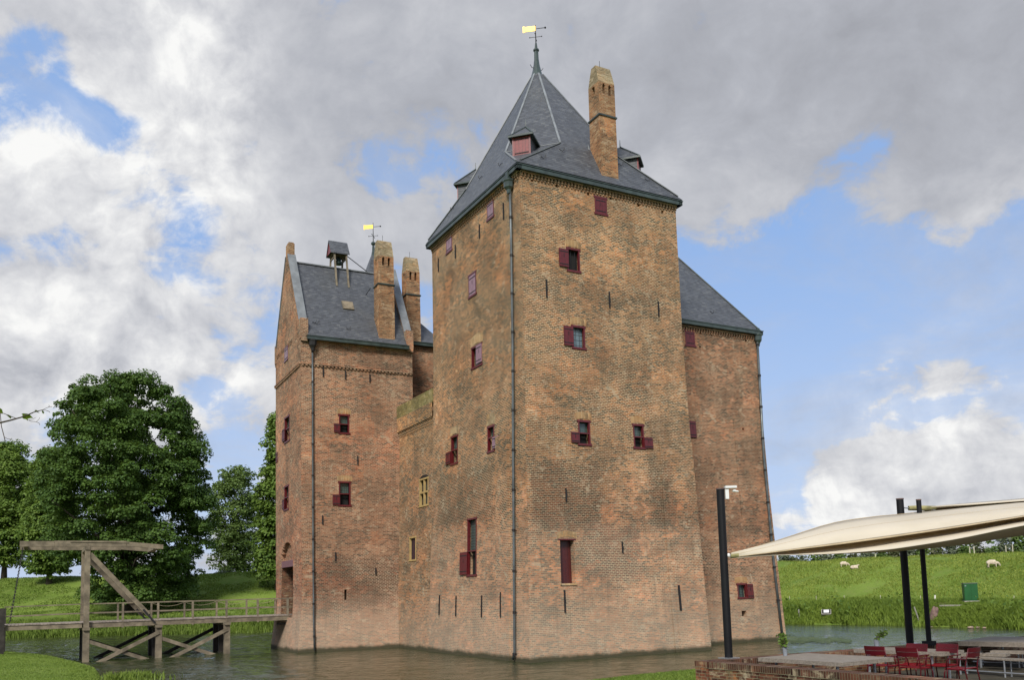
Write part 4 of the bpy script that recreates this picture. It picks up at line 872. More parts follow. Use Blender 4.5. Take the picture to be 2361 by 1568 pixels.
lamp = empty('floodlight', (p0b[0], p0b[1], p0t)); tag(lamp, 'small white floodlight and sensor mounted on top of the left black post', 'lamp')
rx = V(1, .0, 0); top = V(p0b[0], p0b[1], p0t)
mb = MB(); mb.box(top+V(.16, -.02, -.13), V(.045, 0, 0), V(0, .05, 0), V(0, 0, .13)); bevel(mb.build('bracket', M_white, lamp), .01)
mb = MB(); mb.box(top+V(.26, -.02, .05), V(.15, 0, 0), V(0, .09, 0), V(0, 0, .028)); bevel(mb.build('lamp_housing', M_white, lamp), .02, 2)
mb = MB(); mb.blob(top+V(.36, -.02, -.05), (.055, .05, .04), 0, 10, 6); mb.tube([top+V(.39, -.04, -.06), top+V(.45, -.08, -.075)], .02, 8); mb.build('sensor', M_white, lamp)
# ---- sails
def z7(x, y): return (1585.5+.3284*x, 1091.8+.3284*y)
def curve3(pts, n=28):
    """pts: (u, v, depth) control points -> smooth 3-D polyline"""
    P = np.array([aty(*z7(u, v), d) for u, v, d in pts]); k = np.linspace(0, 1, len(P)); tt = np.linspace(0, 1, n); out = []
    for t_ in tt:
        i = min(int(t_*(len(P)-1)), len(P)-2); f = t_*(len(P)-1)-i; p0_, p1_, p2_, p3_ = P[max(i-1, 0)], P[i], P[i+1], P[min(i+2, len(P)-1)]
        out.append(.5*((2*p1_)+(-p0_+p2_)*f+(2*p0_-5*p1_+4*p2_-p3_)*f*f+(-p0_+3*p1_-3*p2_+p3_)*f**3))
    return out
def loft(rows, name, mat, par, sol=.006):
    mb = MB(); n = len(rows[0])
    mb.v = [p for r in rows for p in r]
    for i in range(len(rows)-1):
        for k in range(n-1):
            a_ = i*n+k; mb.f.append([a_, a_+1, a_+n+1, a_+n]); mb.uv.append([(k, i), (k+1, i), (k+1, i+1), (k, i+1)])
    o = mb.build(name, mat, par, True); m_ = o.modifiers.new('s', 'SOLIDIFY'); m_.thickness = sol; m_.offset = 0; return o
sd0 = p0b[1]
sail = empty('sun_sail', tuple(aty(*z7(290, 580), sd0))); tag(sail, 'large cream sun sail tied to the left black post, sweeping above the terrace', 'sun sail')
Tt = curve3([(300, 566, sd0), (600, 482, sd0+.6), (1000, 355, sd0+1.6), (1300, 307, sd0+2.4), (1500, 288, sd0+2.9), (1900, 240, sd0+3.8), (2361, 196, sd0+4.6), (3000, 150, sd0+5.6)])
Mm = curve3([(300, 592, sd0), (600, 556, sd0-.2), (1000, 508, sd0-.5), (1300, 468, sd0-.7), (1500, 440, sd0-.8), (1900, 380, sd0-1), (2361, 305, sd0-1.2), (3000, 200, sd0-1.4)])
M2 = curve3([(300, 594, sd0), (600, 574, sd0+.05), (1000, 527, sd0-.15), (1300, 490, sd0-.35), (1500, 462, sd0-.5), (1900, 404, sd0-.7), (2361, 330, sd0-.9), (3000, 226, sd0-1.1)])
B1 = curve3([(300, 597, sd0), (600, 577, sd0-.15), (1000, 566, sd0-.5), (1300, 545, sd0-.8), (1500, 523, sd0-1), (1900, 459, sd0-1.2), (2361, 366, sd0-1.5), (3000, 262, sd0-1.7)])
B2 = curve3([(300, 598, sd0), (600, 578, sd0+.2), (1000, 569, sd0+.6), (1300, 558, sd0+1), (1500, 545, sd0+1.4), (1900, 506, sd0+2), (2361, 436, sd0+2.6), (3000, 360, sd0+3.4)])
mid_ = [(a_*.45+b2*.55)+V(0, -.15, .10)*math.sin(PI*i/27)*1. for i, (a_, b2) in enumerate(zip(Tt, Mm))]
hem = [p*.86+q*.14+V(0, 0, .0) for p, q in zip(Mm, mid_)]
loft([Tt, [(a_*.75+b2*.25)+V(0, -.1, .05) for a_, b2 in zip(Tt, Mm)], mid_, hem], 'upper_panel', M_sail, sail)
M_hem = simple('sail_hem_webbing', (.46, .36, .22), .85, .15, 3.)
loft([hem, Mm, [p+V(0, .12, -.0) for p in Mm]], 'hem', M_hem, sail)
for k_, (ra, rb, f_) in enumerate(((Tt, mid_, .0), (Tt, mid_, .98))):
    mb = MB(); mb.tube([a_*(1-f_)+b2*f_+V(0, -.006, .004) for a_, b2 in zip(ra, rb)], .012 if k_ == 0 else .006, 5); mb.build('seam', M_hem, sail)
loft([[p+V(0, .25, .08) for p in M2], [(p+q)/2+V(0, .05, 0) for p, q in zip(M2, B1)], B1], 'lower_panel', M_sail, sail)
loft([[p+V(0, 0.012, .0) for p in B1], [(p+q)/2+V(0, 0, .04) for p, q in zip(B1, B2)], B2], 'underside', M_sail, sail)
mb = MB(); s0_ = V(p0b[0], p0b[1], Tt[0][2]-.02)+V(.08, -.02, 0); a_ = (Tt[0]+Mm[0])/2; mb.tube([s0_, a_+V(-.02, 0, 0)], .016, 6); mb.blob((s0_+a_)/2, (.05, .03, .05), 0, 8, 5); mb.build('shackle', M_white, sail)
mb = MB(); e = (Tt[1]+Mm[1]+B1[1])/3; e2 = (Tt[2]+Mm[2])/2; mb.tube([a_, a_*.5+e*.5, e], [.055, .065, .06], 10); mb.build('rolled_corner', M_sailm, sail)
sail2 = empty('sun_sail', tuple(aty(*z7(1530, 246), p1b[1]))); tag(sail2, 'second, narrower sun sail behind, tied to the thicker post with a rolled mossy corner', 'sun sail')
dd = p1b[1]-.1
R1 = curve3([(1640, 236, dd), (1800, 224, dd+.2), (2000, 206, dd+.7), (2361, 176, dd+1.5), (3000, 120, dd+3)], 20)
R2 = curve3([(1640, 240, dd), (1800, 229, dd-.1), (2000, 218, dd), (2361, 192, dd), (3000, 150, dd)], 20)
R3 = curve3([(1640, 256, dd), (1800, 252, dd+.4), (2000, 243, dd+1.0), (2361, 214, dd+2.2), (3000, 170, dd+4)], 20)
loft([R1, R2], 'upper_panel', M_sail, sail2); loft([[p-V(0, 0, .004) for p in R2], R3], 'underside', M_sail, sail2)
mb = MB(); c = [aty(*z7(x, y), dd) for x, y in ((1550, 245), (1610, 244), (1680, 246), (1740, 241))]; mb.tube(c, [.07, .078, .08, .05], 10)
mb.build('rolled_corner', M_sailm, sail2)
mb = MB(); mb.tube([aty(*z7(1521, 243), dd), c[0]], .02, 6); mb.build('shackle', M_steel, sail2)
# ================================================================== terrace furniture
def axes(p, q): d = q-p; d[2] = 0; return nrm(d)
def table(P, Q, R_, label, th=.09, legs=True, name='cafe_table', over=0):
    """P near corner, Q along the long side, R_ along the short side (all on the top surface)"""
    u = Q-P; L1 = np.linalg.norm(u[:2]); u = nrm(V(u[0], u[1], 0)); w = R_-P; w = V(w[0], w[1], 0); L2 = abs((w-u*(w@u))@V(-u[1], u[0], 0)); n = V(-u[1], u[0], 0); n = n if (R_-P)@n > 0 else -n
    zt = P[2]; root = empty(name, (P+u*L1/2+n*L2/2)*V(1, 1, 0)+V(0, 0, TZ)); tag(root, label, 'table')
    mb = MB(); k = 6
    for i in range(k): mb.box(P+u*L1/2+n*(L2*(i+.5)/k)-V(0, 0, th/2), u*L1/2, n*(L2/k/2-.004), V(0, 0, th/2))
    mb.box(P+u*L1/2+n*L2/2-V(0, 0, th*.55), u*(L1/2-.01), n*(L2/2-.012), V(0, 0, th*.44))
    bevel(mb.build('tabletop', M_woodt, root), .004)
    for a_ in (.14, .86):
        for b_ in (.14, .86):
            p = P+u*L1*a_+n*L2*b_; mb = MB(); mb.tube([V(p[0], p[1], zt-th), V(p[0], p[1], TZ)], .035, 10); mb.build('leg', M_steel, root)
    return root, u, n, L1, L2
def T7(x, y, z=1.45): return atz(*z7(x, y), z)
tA = table(T7(1085, 1332), T7(490, 1296), T7(1302, 1287), 'wooden cafe table beside the near brick parapet, empty but for a potted herb')
tB = table(T7(1780, 1261), T7(1162, 1236), T7(1956, 1243), 'wooden cafe table with the red armchairs drawn up around it')
tC = table(T7(2361+420, 1199), T7(1897, 1181), T7(2361+560, 1160), 'wide wooden picnic table at the right frame edge with slatted benches under it', th=.13)
def make_chair():
    root = empty('armchair'); tag(root, 'x', 'chair', 'red metal armchairs on the cafe terrace')
    mb = MB()
    for k in range(7):
        y = -.2+.4*k/6; z = .43+.012*math.cos(PI*k/6*2)-(.02 if k == 6 else 0); mb.box(V(0, y, z), V(.235, 0, 0), V(0, .030, 0), V(0, 0, .008))
    bevel(mb.build('seat', M_cush, root), .004)
    for j, z in enumerate((.62, .735, .84)):
        if j == 0: continue
        mb = MB(); nn2 = 8; hz = .05
        for k in range(nn2):
            x0 = -.245+.49*k/nn2; x1 = x0+.49/nn2; c0 = .035*(1-(x0/.245)**2); c1 = .035*(1-(x1/.245)**2); y0 = -.235-(z-.43)*.22
            mb.hexa([V(x0, y0-c0-.008, z-hz), V(x1, y0-c1-.008, z-hz), V(x1, y0-c1+.008, z-hz), V(x0, y0-c0+.008, z-hz), V(x0, y0-c0-.02, z+hz), V(x1, y0-c1-.02, z+hz), V(x1, y0-c1-.004, z+hz), V(x0, y0-c0-.004, z+hz)])
        mb.build('back_slat', M_chair, root)
    for sx in (-1, 1):
        mb = MB(); mb.tube([V(sx*.245, -.30, 0), V(sx*.243, -.235, .40), V(sx*.24, -.25, .55), V(sx*.24, -.33, .87)], .014, 8); mb.build('leg', M_chair, root, True)
        mb = MB(); mb.tube([V(sx*.25, .245, 0), V(sx*.25, .225, .33), V(sx*.235, .205, .405), V(sx*.2, .2, .415), V(0, .2, .415)], .014, 8); mb.build('leg', M_chair, root, True)
        mb = MB(); mb.tube([V(sx*.25, .18, .41), V(sx*.265, .15, .6), V(sx*.265, .08, .645)], .012, 8); mb.box(V(sx*.265, -.09, .65), V(.022, 0, 0), V(0, .2, 0), V(0, 0, .009)); mb.build('armrest', M_chair, root, True)
        mb = MB(); mb.bar(V(sx*.24, -.24, .415), V(sx*.24, .21, .415), .02, .025); mb.build('side_rail', M_chair, root)
    return root
ch0 = make_chair(); _, uB, nB, LB1, LB2 = tB
def ang(d): return math.atan2(-d[0], d[1])
spots = [((1306, 1216), nB, .0, 'red armchair with its back to us at the middle table, the left one'), ((1530, 1226), nB, .0, 'red armchair with its back to us at the middle table, the right one'),
         ((1609, 1199), -nB, .0, 'red armchair facing us across the middle table, left of the thin black post'), ((1822, 1200), -nB, .0, 'red armchair facing us across the middle table, right of the thin black post'),
         ((2012, 1226), uB, .0, 'dark red armchair seen side-on at the right-hand end of the middle table')]
for i, ((x, y), fd, da, lab) in enumerate(spots):
    c = ch0 if i == 0 else copy_tree(ch0); c['label'] = lab
    q = atz(*z7(x, y), TZ+.935); fd = nrm(fd); p = q+fd*.36; c.scale = (1.1, 1.06, 1.055)
    c.location = (p[0], p[1], TZ); c.rotation_euler = (0, 0, ang(fd)+da)
def bench(P, Q, dp, label, zt, rails=True):
    u = nrm(V(*(Q-P)[:2], 0)); n = V(-u[1], u[0], 0); n = n if n[1] > 0 else -n; L = np.linalg.norm((Q-P)[:2])
    root = empty('bench', (P[0], P[1], TZ)); tag(root, label, 'bench', 'slatted benches at the picnic table')
    mb = MB(); k = 3
    for i in range(k): mb.box(P+u*L/2+n*(dp*(i+.5)/k), u*L/2, n*(dp/k/2-.008), V(0, 0, .022))
    mb.build('seat', M_woodt, root)
    for a_ in (.06, .5, .94):
        for b_ in (.1, .9): p = P+u*L*a_+n*dp*b_; mb = MB(); mb.tube([V(p[0], p[1], zt), V(p[0], p[1], TZ)], .022, 8); mb.build('leg', M_steel, root)
    if rails:
        mb = MB(); p, q = P+n*.03, Q+n*.03; mb.tube([V(p[0], p[1], TZ+.12), V(q[0], q[1], TZ+.12)], .02, 8); mb.build('rail', M_steel, root)
    return root
zb = 1.15
bench(atz(2196.7, 1516, zb), atz(2440, 1529, zb), .35, 'pale slatted bench nearest us beneath the picnic table edge', zb)
bench(atz(2240, 1500, zb), atz(2460, 1507, zb), .32, 'slatted bench on the far side beneath the picnic table', zb)
box_ = []
for i, (x0, x1, y) in enumerate(((2262, 2318, 1508.5), (2282, 2361, 1502.5), (2215, 2260, 1508))):
    a_ = atz(x0, y, zb+.09); b_ = atz(x1, y+1.5, zb+.09); u = nrm(b_-a_); n = V(-u[1], u[0], 0); mb = MB(); L = np.linalg.norm(b_-a_)
    mb.box((a_+b_)/2+n*.2-V(0, 0, .03), u*L/2, n*.2, V(0, 0, .035)); o = bevel(mb.build('seat_board', M_woodt), .008)
    tag(o, ('thick pale board lying on the bench, middle of three', 'thin pale board lying on the bench at the right frame edge', 'pale board lying on the bench, left of the three')[i], 'board', 'loose seat boards on the benches')
def pot_plant(p, r, h, label, leafs, trail):
    root = empty('potted_plant', tuple(p)); tag(root, label, 'potted plant')
    mb = MB(); mb.lathe(p, [(r*.86, 0), (r, h*.95), (r*1.03, h), (r*.9, h), (r*.88, h-.02)], 16); mb.build('pot', M_pot, root, False)
    st = MB(); lv = MB()
    for k in range(leafs):
        an = random.uniform(0, 2*PI); hh = random.uniform(.05, .26)*trail[2]; q = p+V(0, 0, h)+V(math.cos(an)*.07+trail[0]*hh*1.2, math.sin(an)*.07, hh+trail[1]*abs(math.cos(an))*.1)
        if k % 6 == 0: st.tube([p+V(0, 0, h-.02), p*.5+q*.5+V(0, 0, h*.5+.03), q], .004, 4)
        ax = nrm(rng.normal(size=3)); up = nrm(np.cross(ax, rng.normal(size=3))); s_ = random.uniform(.03, .055)
        lv.poly([q, q+ax*s_+up*s_*.6, q+ax*2*s_, q+ax*s_-up*s_*.6])
    st.build('stem', M_bark, root); lv.build('leaves', M_lf3, root)
pot_plant(T7(684, 1283), .056, .20, 'grey pot of trailing green herb on the left corner of the nearest table', 110, (-.2, -.3, 1.3))
pot_plant(T7(1326, 1216), .07, .17, 'grey pot with red-green sprig on the middle table behind the first chair', 90, (.9, .2, .9))
# ================================================================== vegetation
def quads_obj(name, C, A, B, mat, par=None, org_=None):
    """C centres, A and B half axes -> leaf-shaped quads, fast"""
    n = len(C); org_ = V(0, 0, 0) if org_ is None else org_
    v = np.empty((n, 4, 3), np.float32); v[:, 0] = C-A; v[:, 1] = C+B-A*.15; v[:, 2] = C+A; v[:, 3] = C-B-A*.15; v -= org_.astype(np.float32)
    me = bpy.data.meshes.new(name); me.vertices.add(n*4); me.vertices.foreach_set('co', v.ravel()); me.loops.add(n*4); me.loops.foreach_set('vertex_index', np.arange(n*4, dtype=np.int32))
    me.polygons.add(n); me.polygons.foreach_set('loop_start', np.arange(0, n*4, 4, dtype=np.int32)); me.materials.append(mat); me.update(calc_edges=True); me.validate()
    o = bpy.data.objects.new(name, me); COL.objects.link(o); o.parent = par; return o
def unit(n): d = rng.normal(size=(n, 3)); return d/np.linalg.norm(d, axis=1, keepdims=True)
def leaves_on(clc, clr, per, size, flat=.82, droop=.3):
    Cs, As, Bs = [], [], []
    for c, r in zip(clc, clr):
        k = int(per*(r**1.6)); d = unit(k); d[:, 2] = np.where(d[:, 2] < -.35, -d[:, 2]*.6, d[:, 2]); rr = r*(rng.uniform(.45, 1., k)**.5)[:, None]
        p = c+d*rr*np.array([1, 1, flat]); nn_ = d*.8+np.array([0, 0, .6])+rng.normal(size=(k, 3))*.45; nn_ /= np.linalg.norm(nn_, axis=1, keepdims=True)
        a = np.cross(nn_, unit(k)); a /= np.linalg.norm(a, axis=1, keepdims=True)+1e-9; a[:, 2] -= droop*rng.uniform(0, 1, k); a /= np.linalg.norm(a, axis=1, keepdims=True); b = np.cross(nn_, a)
        s = (size*rng.uniform(.6, 1.3, k))[:, None]; Cs.append(p); As.append(a*s*.5); Bs.append(b*s*.36)
    return np.vstack(Cs), np.vstack(As), np.vstack(Bs)
def tree(name, cat, label, base, prof, size, ncl, clr, per, mat, trunk_r, trunk_h, seed, gaps=.35, group=None, limbs=9, depthk=1., shell=.55):
    """prof: [(z above base, xc offset, half width)]"""
    global rng; rng = np.random.default_rng(seed); root = empty(name, tuple(base)); tag(root, label, cat, group)
    zs = np.array([p[0] for p in prof]); xc = np.array([p[1] for p in prof]); hw = np.array([p[2] for p in prof]); cl = []; rad = []
    tries = 0
    while len(cl) < ncl and tries < ncl*30:
        tries += 1; z = rng.uniform(zs[0], zs[-1]); w = np.interp(z, zs, hw)
        if rng.uniform() > (w/hw.max())**1.2: continue
        an = rng.uniform(0, 2*PI); rr = w*math.sqrt(rng.uniform(shell**2, 1.)) if rng.uniform() < .8 else w*rng.uniform(0, .6)
        r = clr*rng.uniform(.5, 1.45); rr = max(0, rr-r*.55)
        p = V(np.interp(z, zs, xc)+rr*math.cos(an), rr*math.sin(an)*depthk, z)
        g_ = mnoise.noise(Vector((p[0]*.22+seed, p[1]*.22, p[2]*.25)))
        if g_ < -.5+gaps*.8: 
            if rng.uniform() < .7: continue
        cl.append(base+p); rad.append(r)
    ex = [cl[k]+rng.normal(size=3)*clr*np.array([.55, .55, .3]) for k in rng.integers(0, len(cl), len(cl)//2)]
    C, A, B = leaves_on(cl+ex, rad+[clr*.42]*len(ex), per, size); quads_obj('crown', C, A, B, mat, root, V(*base))
    mb = MB(); H_ = zs[-1]; pts = [base+V(0, 0, -.3)]
    for k in range(1, 8): f = k/7; pts.append(base+V(np.interp(f*H_*.8, zs, xc)*f*.8+rng.normal()*.12, rng.normal()*.12, f*H_*.8))
    mb.tube(pts, [trunk_r*(1.25 if k == 0 else (1-k/7.6)) for k in range(8)], 10); mb.build('trunk', M_bark, root, True)
    mb = MB()
    idx = rng.choice(len(cl), min(limbs, len(cl)), replace=False)
    for i in idx:
        e = cl[i]; f = max(.12, min(.75, (e[2]-base[2])/H_/.9*rng.uniform(.45, .8))); k = f*7; k0 = int(k); s_ = pts[k0]*(1-(k-k0))+pts[min(7, k0+1)]*(k-k0); m_ = (s_+e)/2+V(rng.normal()*.3, rng.normal()*.3, .5)
        r_ = trunk_r*(1-k/7.6)*.5; mb.tube([s_, m_, e], [r_, r_*.6, r_*.25], 6)
    mb.build('limb', M_bark, root, True); return root
def tprof(u0, vlist, y, zb):
    """silhouette read from the photo: (v, left u, right u) -> heights and widths at distance y"""
    out = []
    for v, ul, ur in vlist:
        a_ = aty(ul, v, y); b_ = aty(ur, v, y); out.append((a_[2]-zb, (a_[0]+b_[0])/2-u0, (b_[0]-a_[0])/2))
    return sorted(out)
yT = 99.; b = aty(300, 1375, yT); b[2] = gz(b[0], b[1])
big = tree('maple_tree', 'tree', 'huge dark green broad-crowned maple dominating the rampart left of the castle', b,
     tprof(b[0], [(1392, 215, 450), (1375, 190, 455), (1335, 175, 462), (1290, 130, 488), (1240, 108, 492), (1190, 102, 494), (1130, 100, 486), (1080, 108, 478), (1030, 122, 470), (990, 130, 452), (950, 140, 436), (915, 155, 412), (890, 200, 385), (874, 260, 330)], yT, b[2]),
     .29, 800, 1.15, 215, M_lf1, .55, 5, 3, gaps=-.15, limbs=16, shell=.68)
yb = 122.
def bt_(name, cat, lab, ub, pr, mat, seed, y=yb, size=.36, ncl=200, per=95, gr=None, clr=1.35, tr=.35, limbs=14, gaps=0., vb=1345):
    b = aty(ub, vb, y); b[2] = gz(b[0], b[1]); return tree(name, cat, lab, b, tprof(b[0], pr, y, b[2]), size, ncl, clr, per, mat, tr, 3, seed, gaps=gaps, limbs=limbs, group=gr)
G1 = 'trees beyond the rampart'
bt_('oak_tree', 'tree', 'mid green tree beyond the rampart at the left frame edge', 8, [(1310, -55, 70), (1260, -65, 92), (1200, -70, 100), (1130, -70, 98), (1080, -60, 88), (1045, -40, 66), (1028, -10, 35)], M_lf3, 21, gr=G1, ncl=330)
bt_('oak_tree', 'tree', 'yellowish green tree beyond the rampart, between the left edge and the big maple', 112, [(1325, 80, 150), (1290, 60, 165), (1230, 45, 175), (1170, 50, 178), (1110, 65, 165), (1060, 85, 152), (1036, 110, 140)], M_lf3, 22, gr=G1, y=116, ncl=330)
bt_('poplar_tree', 'tree', 'slender poplar with open crown showing pale sky and branches, right of the big maple', 524, [(1330, 492, 590), (1290, 480, 612), (1240, 476, 610), (1190, 476, 612), (1140, 480, 606), (1105, 490, 596), (1078, 512, 575)], M_lf2, 23, y=128, size=.33, ncl=300, per=80, gr=G1, clr=1.0, limbs=26, gaps=.25)
bt_('oak_tree', 'tree', 'dark green tree half hidden behind the left wall of the gate tower', 640, [(1335, 582, 690), (1290, 588, 700), (1230, 584, 700), (1170, 588, 700), (1110, 600, 700), (1060, 606, 690), (1000, 612, 680), (965, 622, 660)], M_lf3, 24, y=108, gr=G1, size=.4, ncl=190, gaps=.25)
bt_('willow_bush', 'bush', 'small silvery willow bush on the rampart crest beneath the poplar', 525, [(1342, 488, 560), (1332, 492, 552), (1322, 505, 540)], M_lf4, 25, y=119, size=.3, ncl=40, per=60, clr=.7, tr=.08, limbs=6, gaps=0)
# thicket beyond the dike on the right: each bush a thing
G2 = 'bushes and young trees beyond the dike'
names = {0: ('willow_bush', 'bush', M_lf4), 1: ('hawthorn_bush', 'bush', M_lf5), 2: ('young_tree', 'tree', M_lf2)}
hz = [(1808, 1296, 1284, 0, 10), (1826, 1296, 1288, 1, 9), (1850, 1295, 1284, 0, 13), (1880, 1294, 1280, 2, 14), (1906, 1293, 1279, 0, 14), (1935, 1292, 1279, 2, 15), (1966, 1291, 1278, 1, 15), (1998, 1290, 1268, 0, 17), (2030, 1288, 1266, 2, 18), (2062, 1288, 1262, 1, 18), (2096, 1287, 1264, 0, 18),
      (2128, 1286, 1258, 2, 19), (2160, 1285, 1262, 1, 19), (2192, 1284, 1256, 0, 20), (2222, 1283, 1254, 2, 20), (2252, 1281, 1248, 1, 20), (2284, 1280, 1240, 2, 22), (2316, 1278, 1238, 0, 22), (2345, 1276, 1228, 2, 24), (2378, 1275, 1226, 1, 22)]
wh = {0: 'grey-green willow bush', 1: 'brownish hawthorn bush', 2: 'green young tree'}
protos = {}
for i, (u, vb_, vt, k, hwpx) in enumerate(hz):
    y = 108. if u > 1990 else 118.; nm, cat, mt = names[k]; b = aty(u, vb_, y); b[2] = gz(b[0], b[1])-.3
    top = aty(u, vt, y)[2]; h = max(1.6, top-b[2]); w_ = hwpx/2054*y*1.15
    nx = ('nearest the castle wall' if i == 0 else 'above the two sheep' if u in (1935, 1966) else 'just left of the thick black post' if u == 2062 else 'between the two black posts' if u == 2096 or u == 2128 else 'at the right frame edge' if i >= 18 else None)
    lab = f'{wh[k]} on the dike horizon' + (f', {nx}' if nx else f' between a {wh[hz[i-1][3]].split(" ",1)[1]} and a {wh[hz[min(i+1,len(hz)-1)][3]].split(" ",1)[1]}')
    tree(nm, cat, lab, b, [(0, 0, w_*.7), (h*.3, 0, w_), (h*.65, 0, w_*.85), (h, 0, w_*.25)], .34, int(26+h*7), .75, 60, mt, .07, 1, 40+i, gaps=0, group=G2, limbs=5)
sc_ = []; g0 = np.random.default_rng(77)
for i in range(150):
    u = g0.uniform(1785, 2400); y = g0.uniform(109, 116) if u > 1950 else g0.uniform(112, 121); b = aty(u, 1290, y); sc_.append(V(b[0], b[1], gz(b[0], b[1])+g0.uniform(.2, 1.2)*np.interp(u, [1785, 2361], [.5, 1.5])))
rng = g0; C_, A_, B_ = leaves_on(sc_, [g0.uniform(.6, 1.2) for _ in sc_], 60, .34); o = quads_obj('scrub', C_, A_, B_, M_lf4); tag(o, 'low grey-green scrub filling the gaps under the bushes beyond the dike', 'scrub', kind='stuff')
# ================================================================== grass as ground cover
def scatter2(n, x0, x1, y0, y1, dmin, dmax):
    g_ = np.random.default_rng(99); X = g_.uniform(x0, x1, n*3); Y = g_.uniform(y0, y1, n*3); d, _ = shore(X, Y); m = (d > dmin) & (d < dmax) & castle(X, Y); k = np.zeros(m.shape, bool)
    for (a, b, c) in CLEAR: k |= ((X-a)**2+(Y-b)**2) < (c*1.1)**2
    m &= k; X, Y = X[m], Y[m]; X = np.repeat(X, 22)+g_.normal(size=len(X)*22)*.25; Y = np.repeat(Y, 22)+g_.normal(size=len(Y)*22)*.25; d, _ = shore(X, Y); X, Y = X[d > .05], Y[d > .05]; return np.stack([X, Y, height(X, Y)-.03], 1)
def blades(name, pts, hmin, hmax, wdt, mat, seed, lean=.35):
    g_ = np.random.default_rng(seed); n = len(pts); an = g_.uniform(0, 2*PI, n); h = g_.uniform(hmin, hmax, n); ln = g_.normal(size=(n, 2))*lean*h[:, None]
    s = np.stack([np.cos(an), np.sin(an), np.zeros(n)], 1)*wdt*g_.uniform(.6, 1.4, n)[:, None]; tip = pts+np.stack([ln[:, 0], ln[:, 1], h], 1); midp = pts+np.stack([ln[:, 0]*.3, ln[:, 1]*.3, h*.55], 1)
    v = np.stack([pts-s*.5, pts+s*.5, midp+s*.45, tip, midp-s*.45], 1).astype(np.float32)
    me = bpy.data.meshes.new(name); me.vertices.add(n*5); me.vertices.foreach_set('co', v.ravel()); me.loops.add(n*5); me.loops.foreach_set('vertex_index', np.arange(n*5, dtype=np.int32)); me.polygons.add(n)
    me.polygons.foreach_set('loop_start', np.arange(0, n*5, 5, dtype=np.int32)); me.materials.append(mat); me.update(calc_edges=True); o = bpy.data.objects.new(name, me); COL.objects.link(o)
    return tag(o, kind='stuff')
def z3(x, y): return (1773.3+.2489*x, 1217+.2489*y)
CLEAR = []
for (x_, y_, r_, bk) in ((530, 830, 1.0, 1.6), (1868, 712, .8, 1.2), (1700, 741, 1.3, 1.0)):
    q_ = ground_hit(*z3(x_, y_), 45); dq = nrm(q_); CLEAR += [(q_[0], q_[1], r_), (q_[0]-dq[0]*bk, q_[1]-dq[1]*bk, r_), (q_[0]-dq[0]*bk*2, q_[1]-dq[1]*bk*2, r_)]
for x_, r_ in ((1540, .9), (1885, .55), (2110, .5), (1955, .5), (2010, .5)):
    q_ = atz(*z3(x_, 930), 0); CLEAR.append((q_[0], q_[1], r_)); CLEAR.append((q_[0]*1.01, q_[1]*1.01, r_))
def scatter(n, x0, x1, y0, y1, dmin, dmax, seed, clump=0., keep_=None):
    g_ = np.random.default_rng(seed); X = g_.uniform(x0, x1, n); Y = g_.uniform(y0, y1, n); d, _ = shore(X, Y); m = (d > dmin) & (d < dmax)
    if clump: cn = vnoise(X, Y, .35, 5); m &= cn > (clump-.5+g_.uniform(-.15, .15, n))
    if keep_ is not None: m &= keep_(X, Y)
    for (cx_, cy_, cr_) in CLEAR: m &= ((X-cx_)**2+(Y-cy_)**2) > cr_**2
    X, Y = X[m], Y[m]; return np.stack([X, Y, np.maximum(height(X, Y), 0)-.03], 1)
nocone = lambda X, Y: (np.abs(X/Y+.0) < .62)
castle = lambda X, Y: (X/Y > -.62) & (X/Y < .6) & ~((X/Y > -.24) & (X/Y < .27))
b1 = blades('bank_reeds', scatter(100000, -56, -18, 82, 100, -.3, 2.6, 1, 0, castle), .3, .8, .06, M_grassb, 2, .3); tag(b1, 'long green reeds and grass along the far left bank of the moat', 'grass')
b2 = blades('bank_grass', scatter(200000, 16, 44, 44, 82, -.3, 7.5, 3, 0, castle), .15, .55, .05, M_grassd, 4, .35); tag(b2, 'tall rough grass along the far right bank of the moat', 'grass')
b3 = blades('dike_grass', scatter(260000, 14, 66, 56, 118, 6.5, 27, 5, .2, castle), .07, .2, .07, M_grassm, 6, .5); tag(b3, 'rough tufted grass on the slope of the dike', 'grass')
b4 = blades('rampart_grass', scatter(120000, -82, -18, 84, 122, 2.6, 34, 7, .3, castle), .06, .2, .12, M_grassb, 8, .5); tag(b4, 'short grass on the rampart slope', 'grass')
lawnk = lambda X, Y: (X < -11) & (Y < 58) & (X/Y > -.62)
b8 = blades('cleared_bank_grass', scatter2(26000, 18, 44, 46, 80, .05, 9), .08, .28, .05, M_grassd, 14, .4); tag(b8, 'shorter grass around the hatch, slab and stones on the right bank', 'grass')
b5 = blades('lawn_grass', scatter(230000, -34, -12, 26, 57, .05, 8, 9, 0, lawnk), .03, .075, .03, M_grassb, 10, .4); tag(b5, 'mown lawn in the lower left corner', 'grass')
b6 = blades('shore_grass', scatter(60000, .3, 7.5, 22, 30.6, .0, 4, 11, 0, lambda X, Y: (Y > 23.3+(X-4.46)*.5) | (X < 4.2)), .04, .12, .025, M_grassb, 12, .4); tag(b6, 'bright grass strip by the water left of the brick parapet', 'grass')
wp = atz(305, 1566, .1); g_ = rng.normal(size=(700, 2))*[.55, .5]; d_, _ = shore(wp[0]+g_[:, 0], wp[1]+g_[:, 1]); pts = np.stack([wp[0]+g_[:, 0], wp[1]+g_[:, 1], np.zeros(len(g_))-.02], 1)[:]
b7 = blades('water_plants', pts, .15, .5, .05, M_grassb, 13, .3); tag(b7, 'tuft of water plants at the tip of the lawn', 'plants')
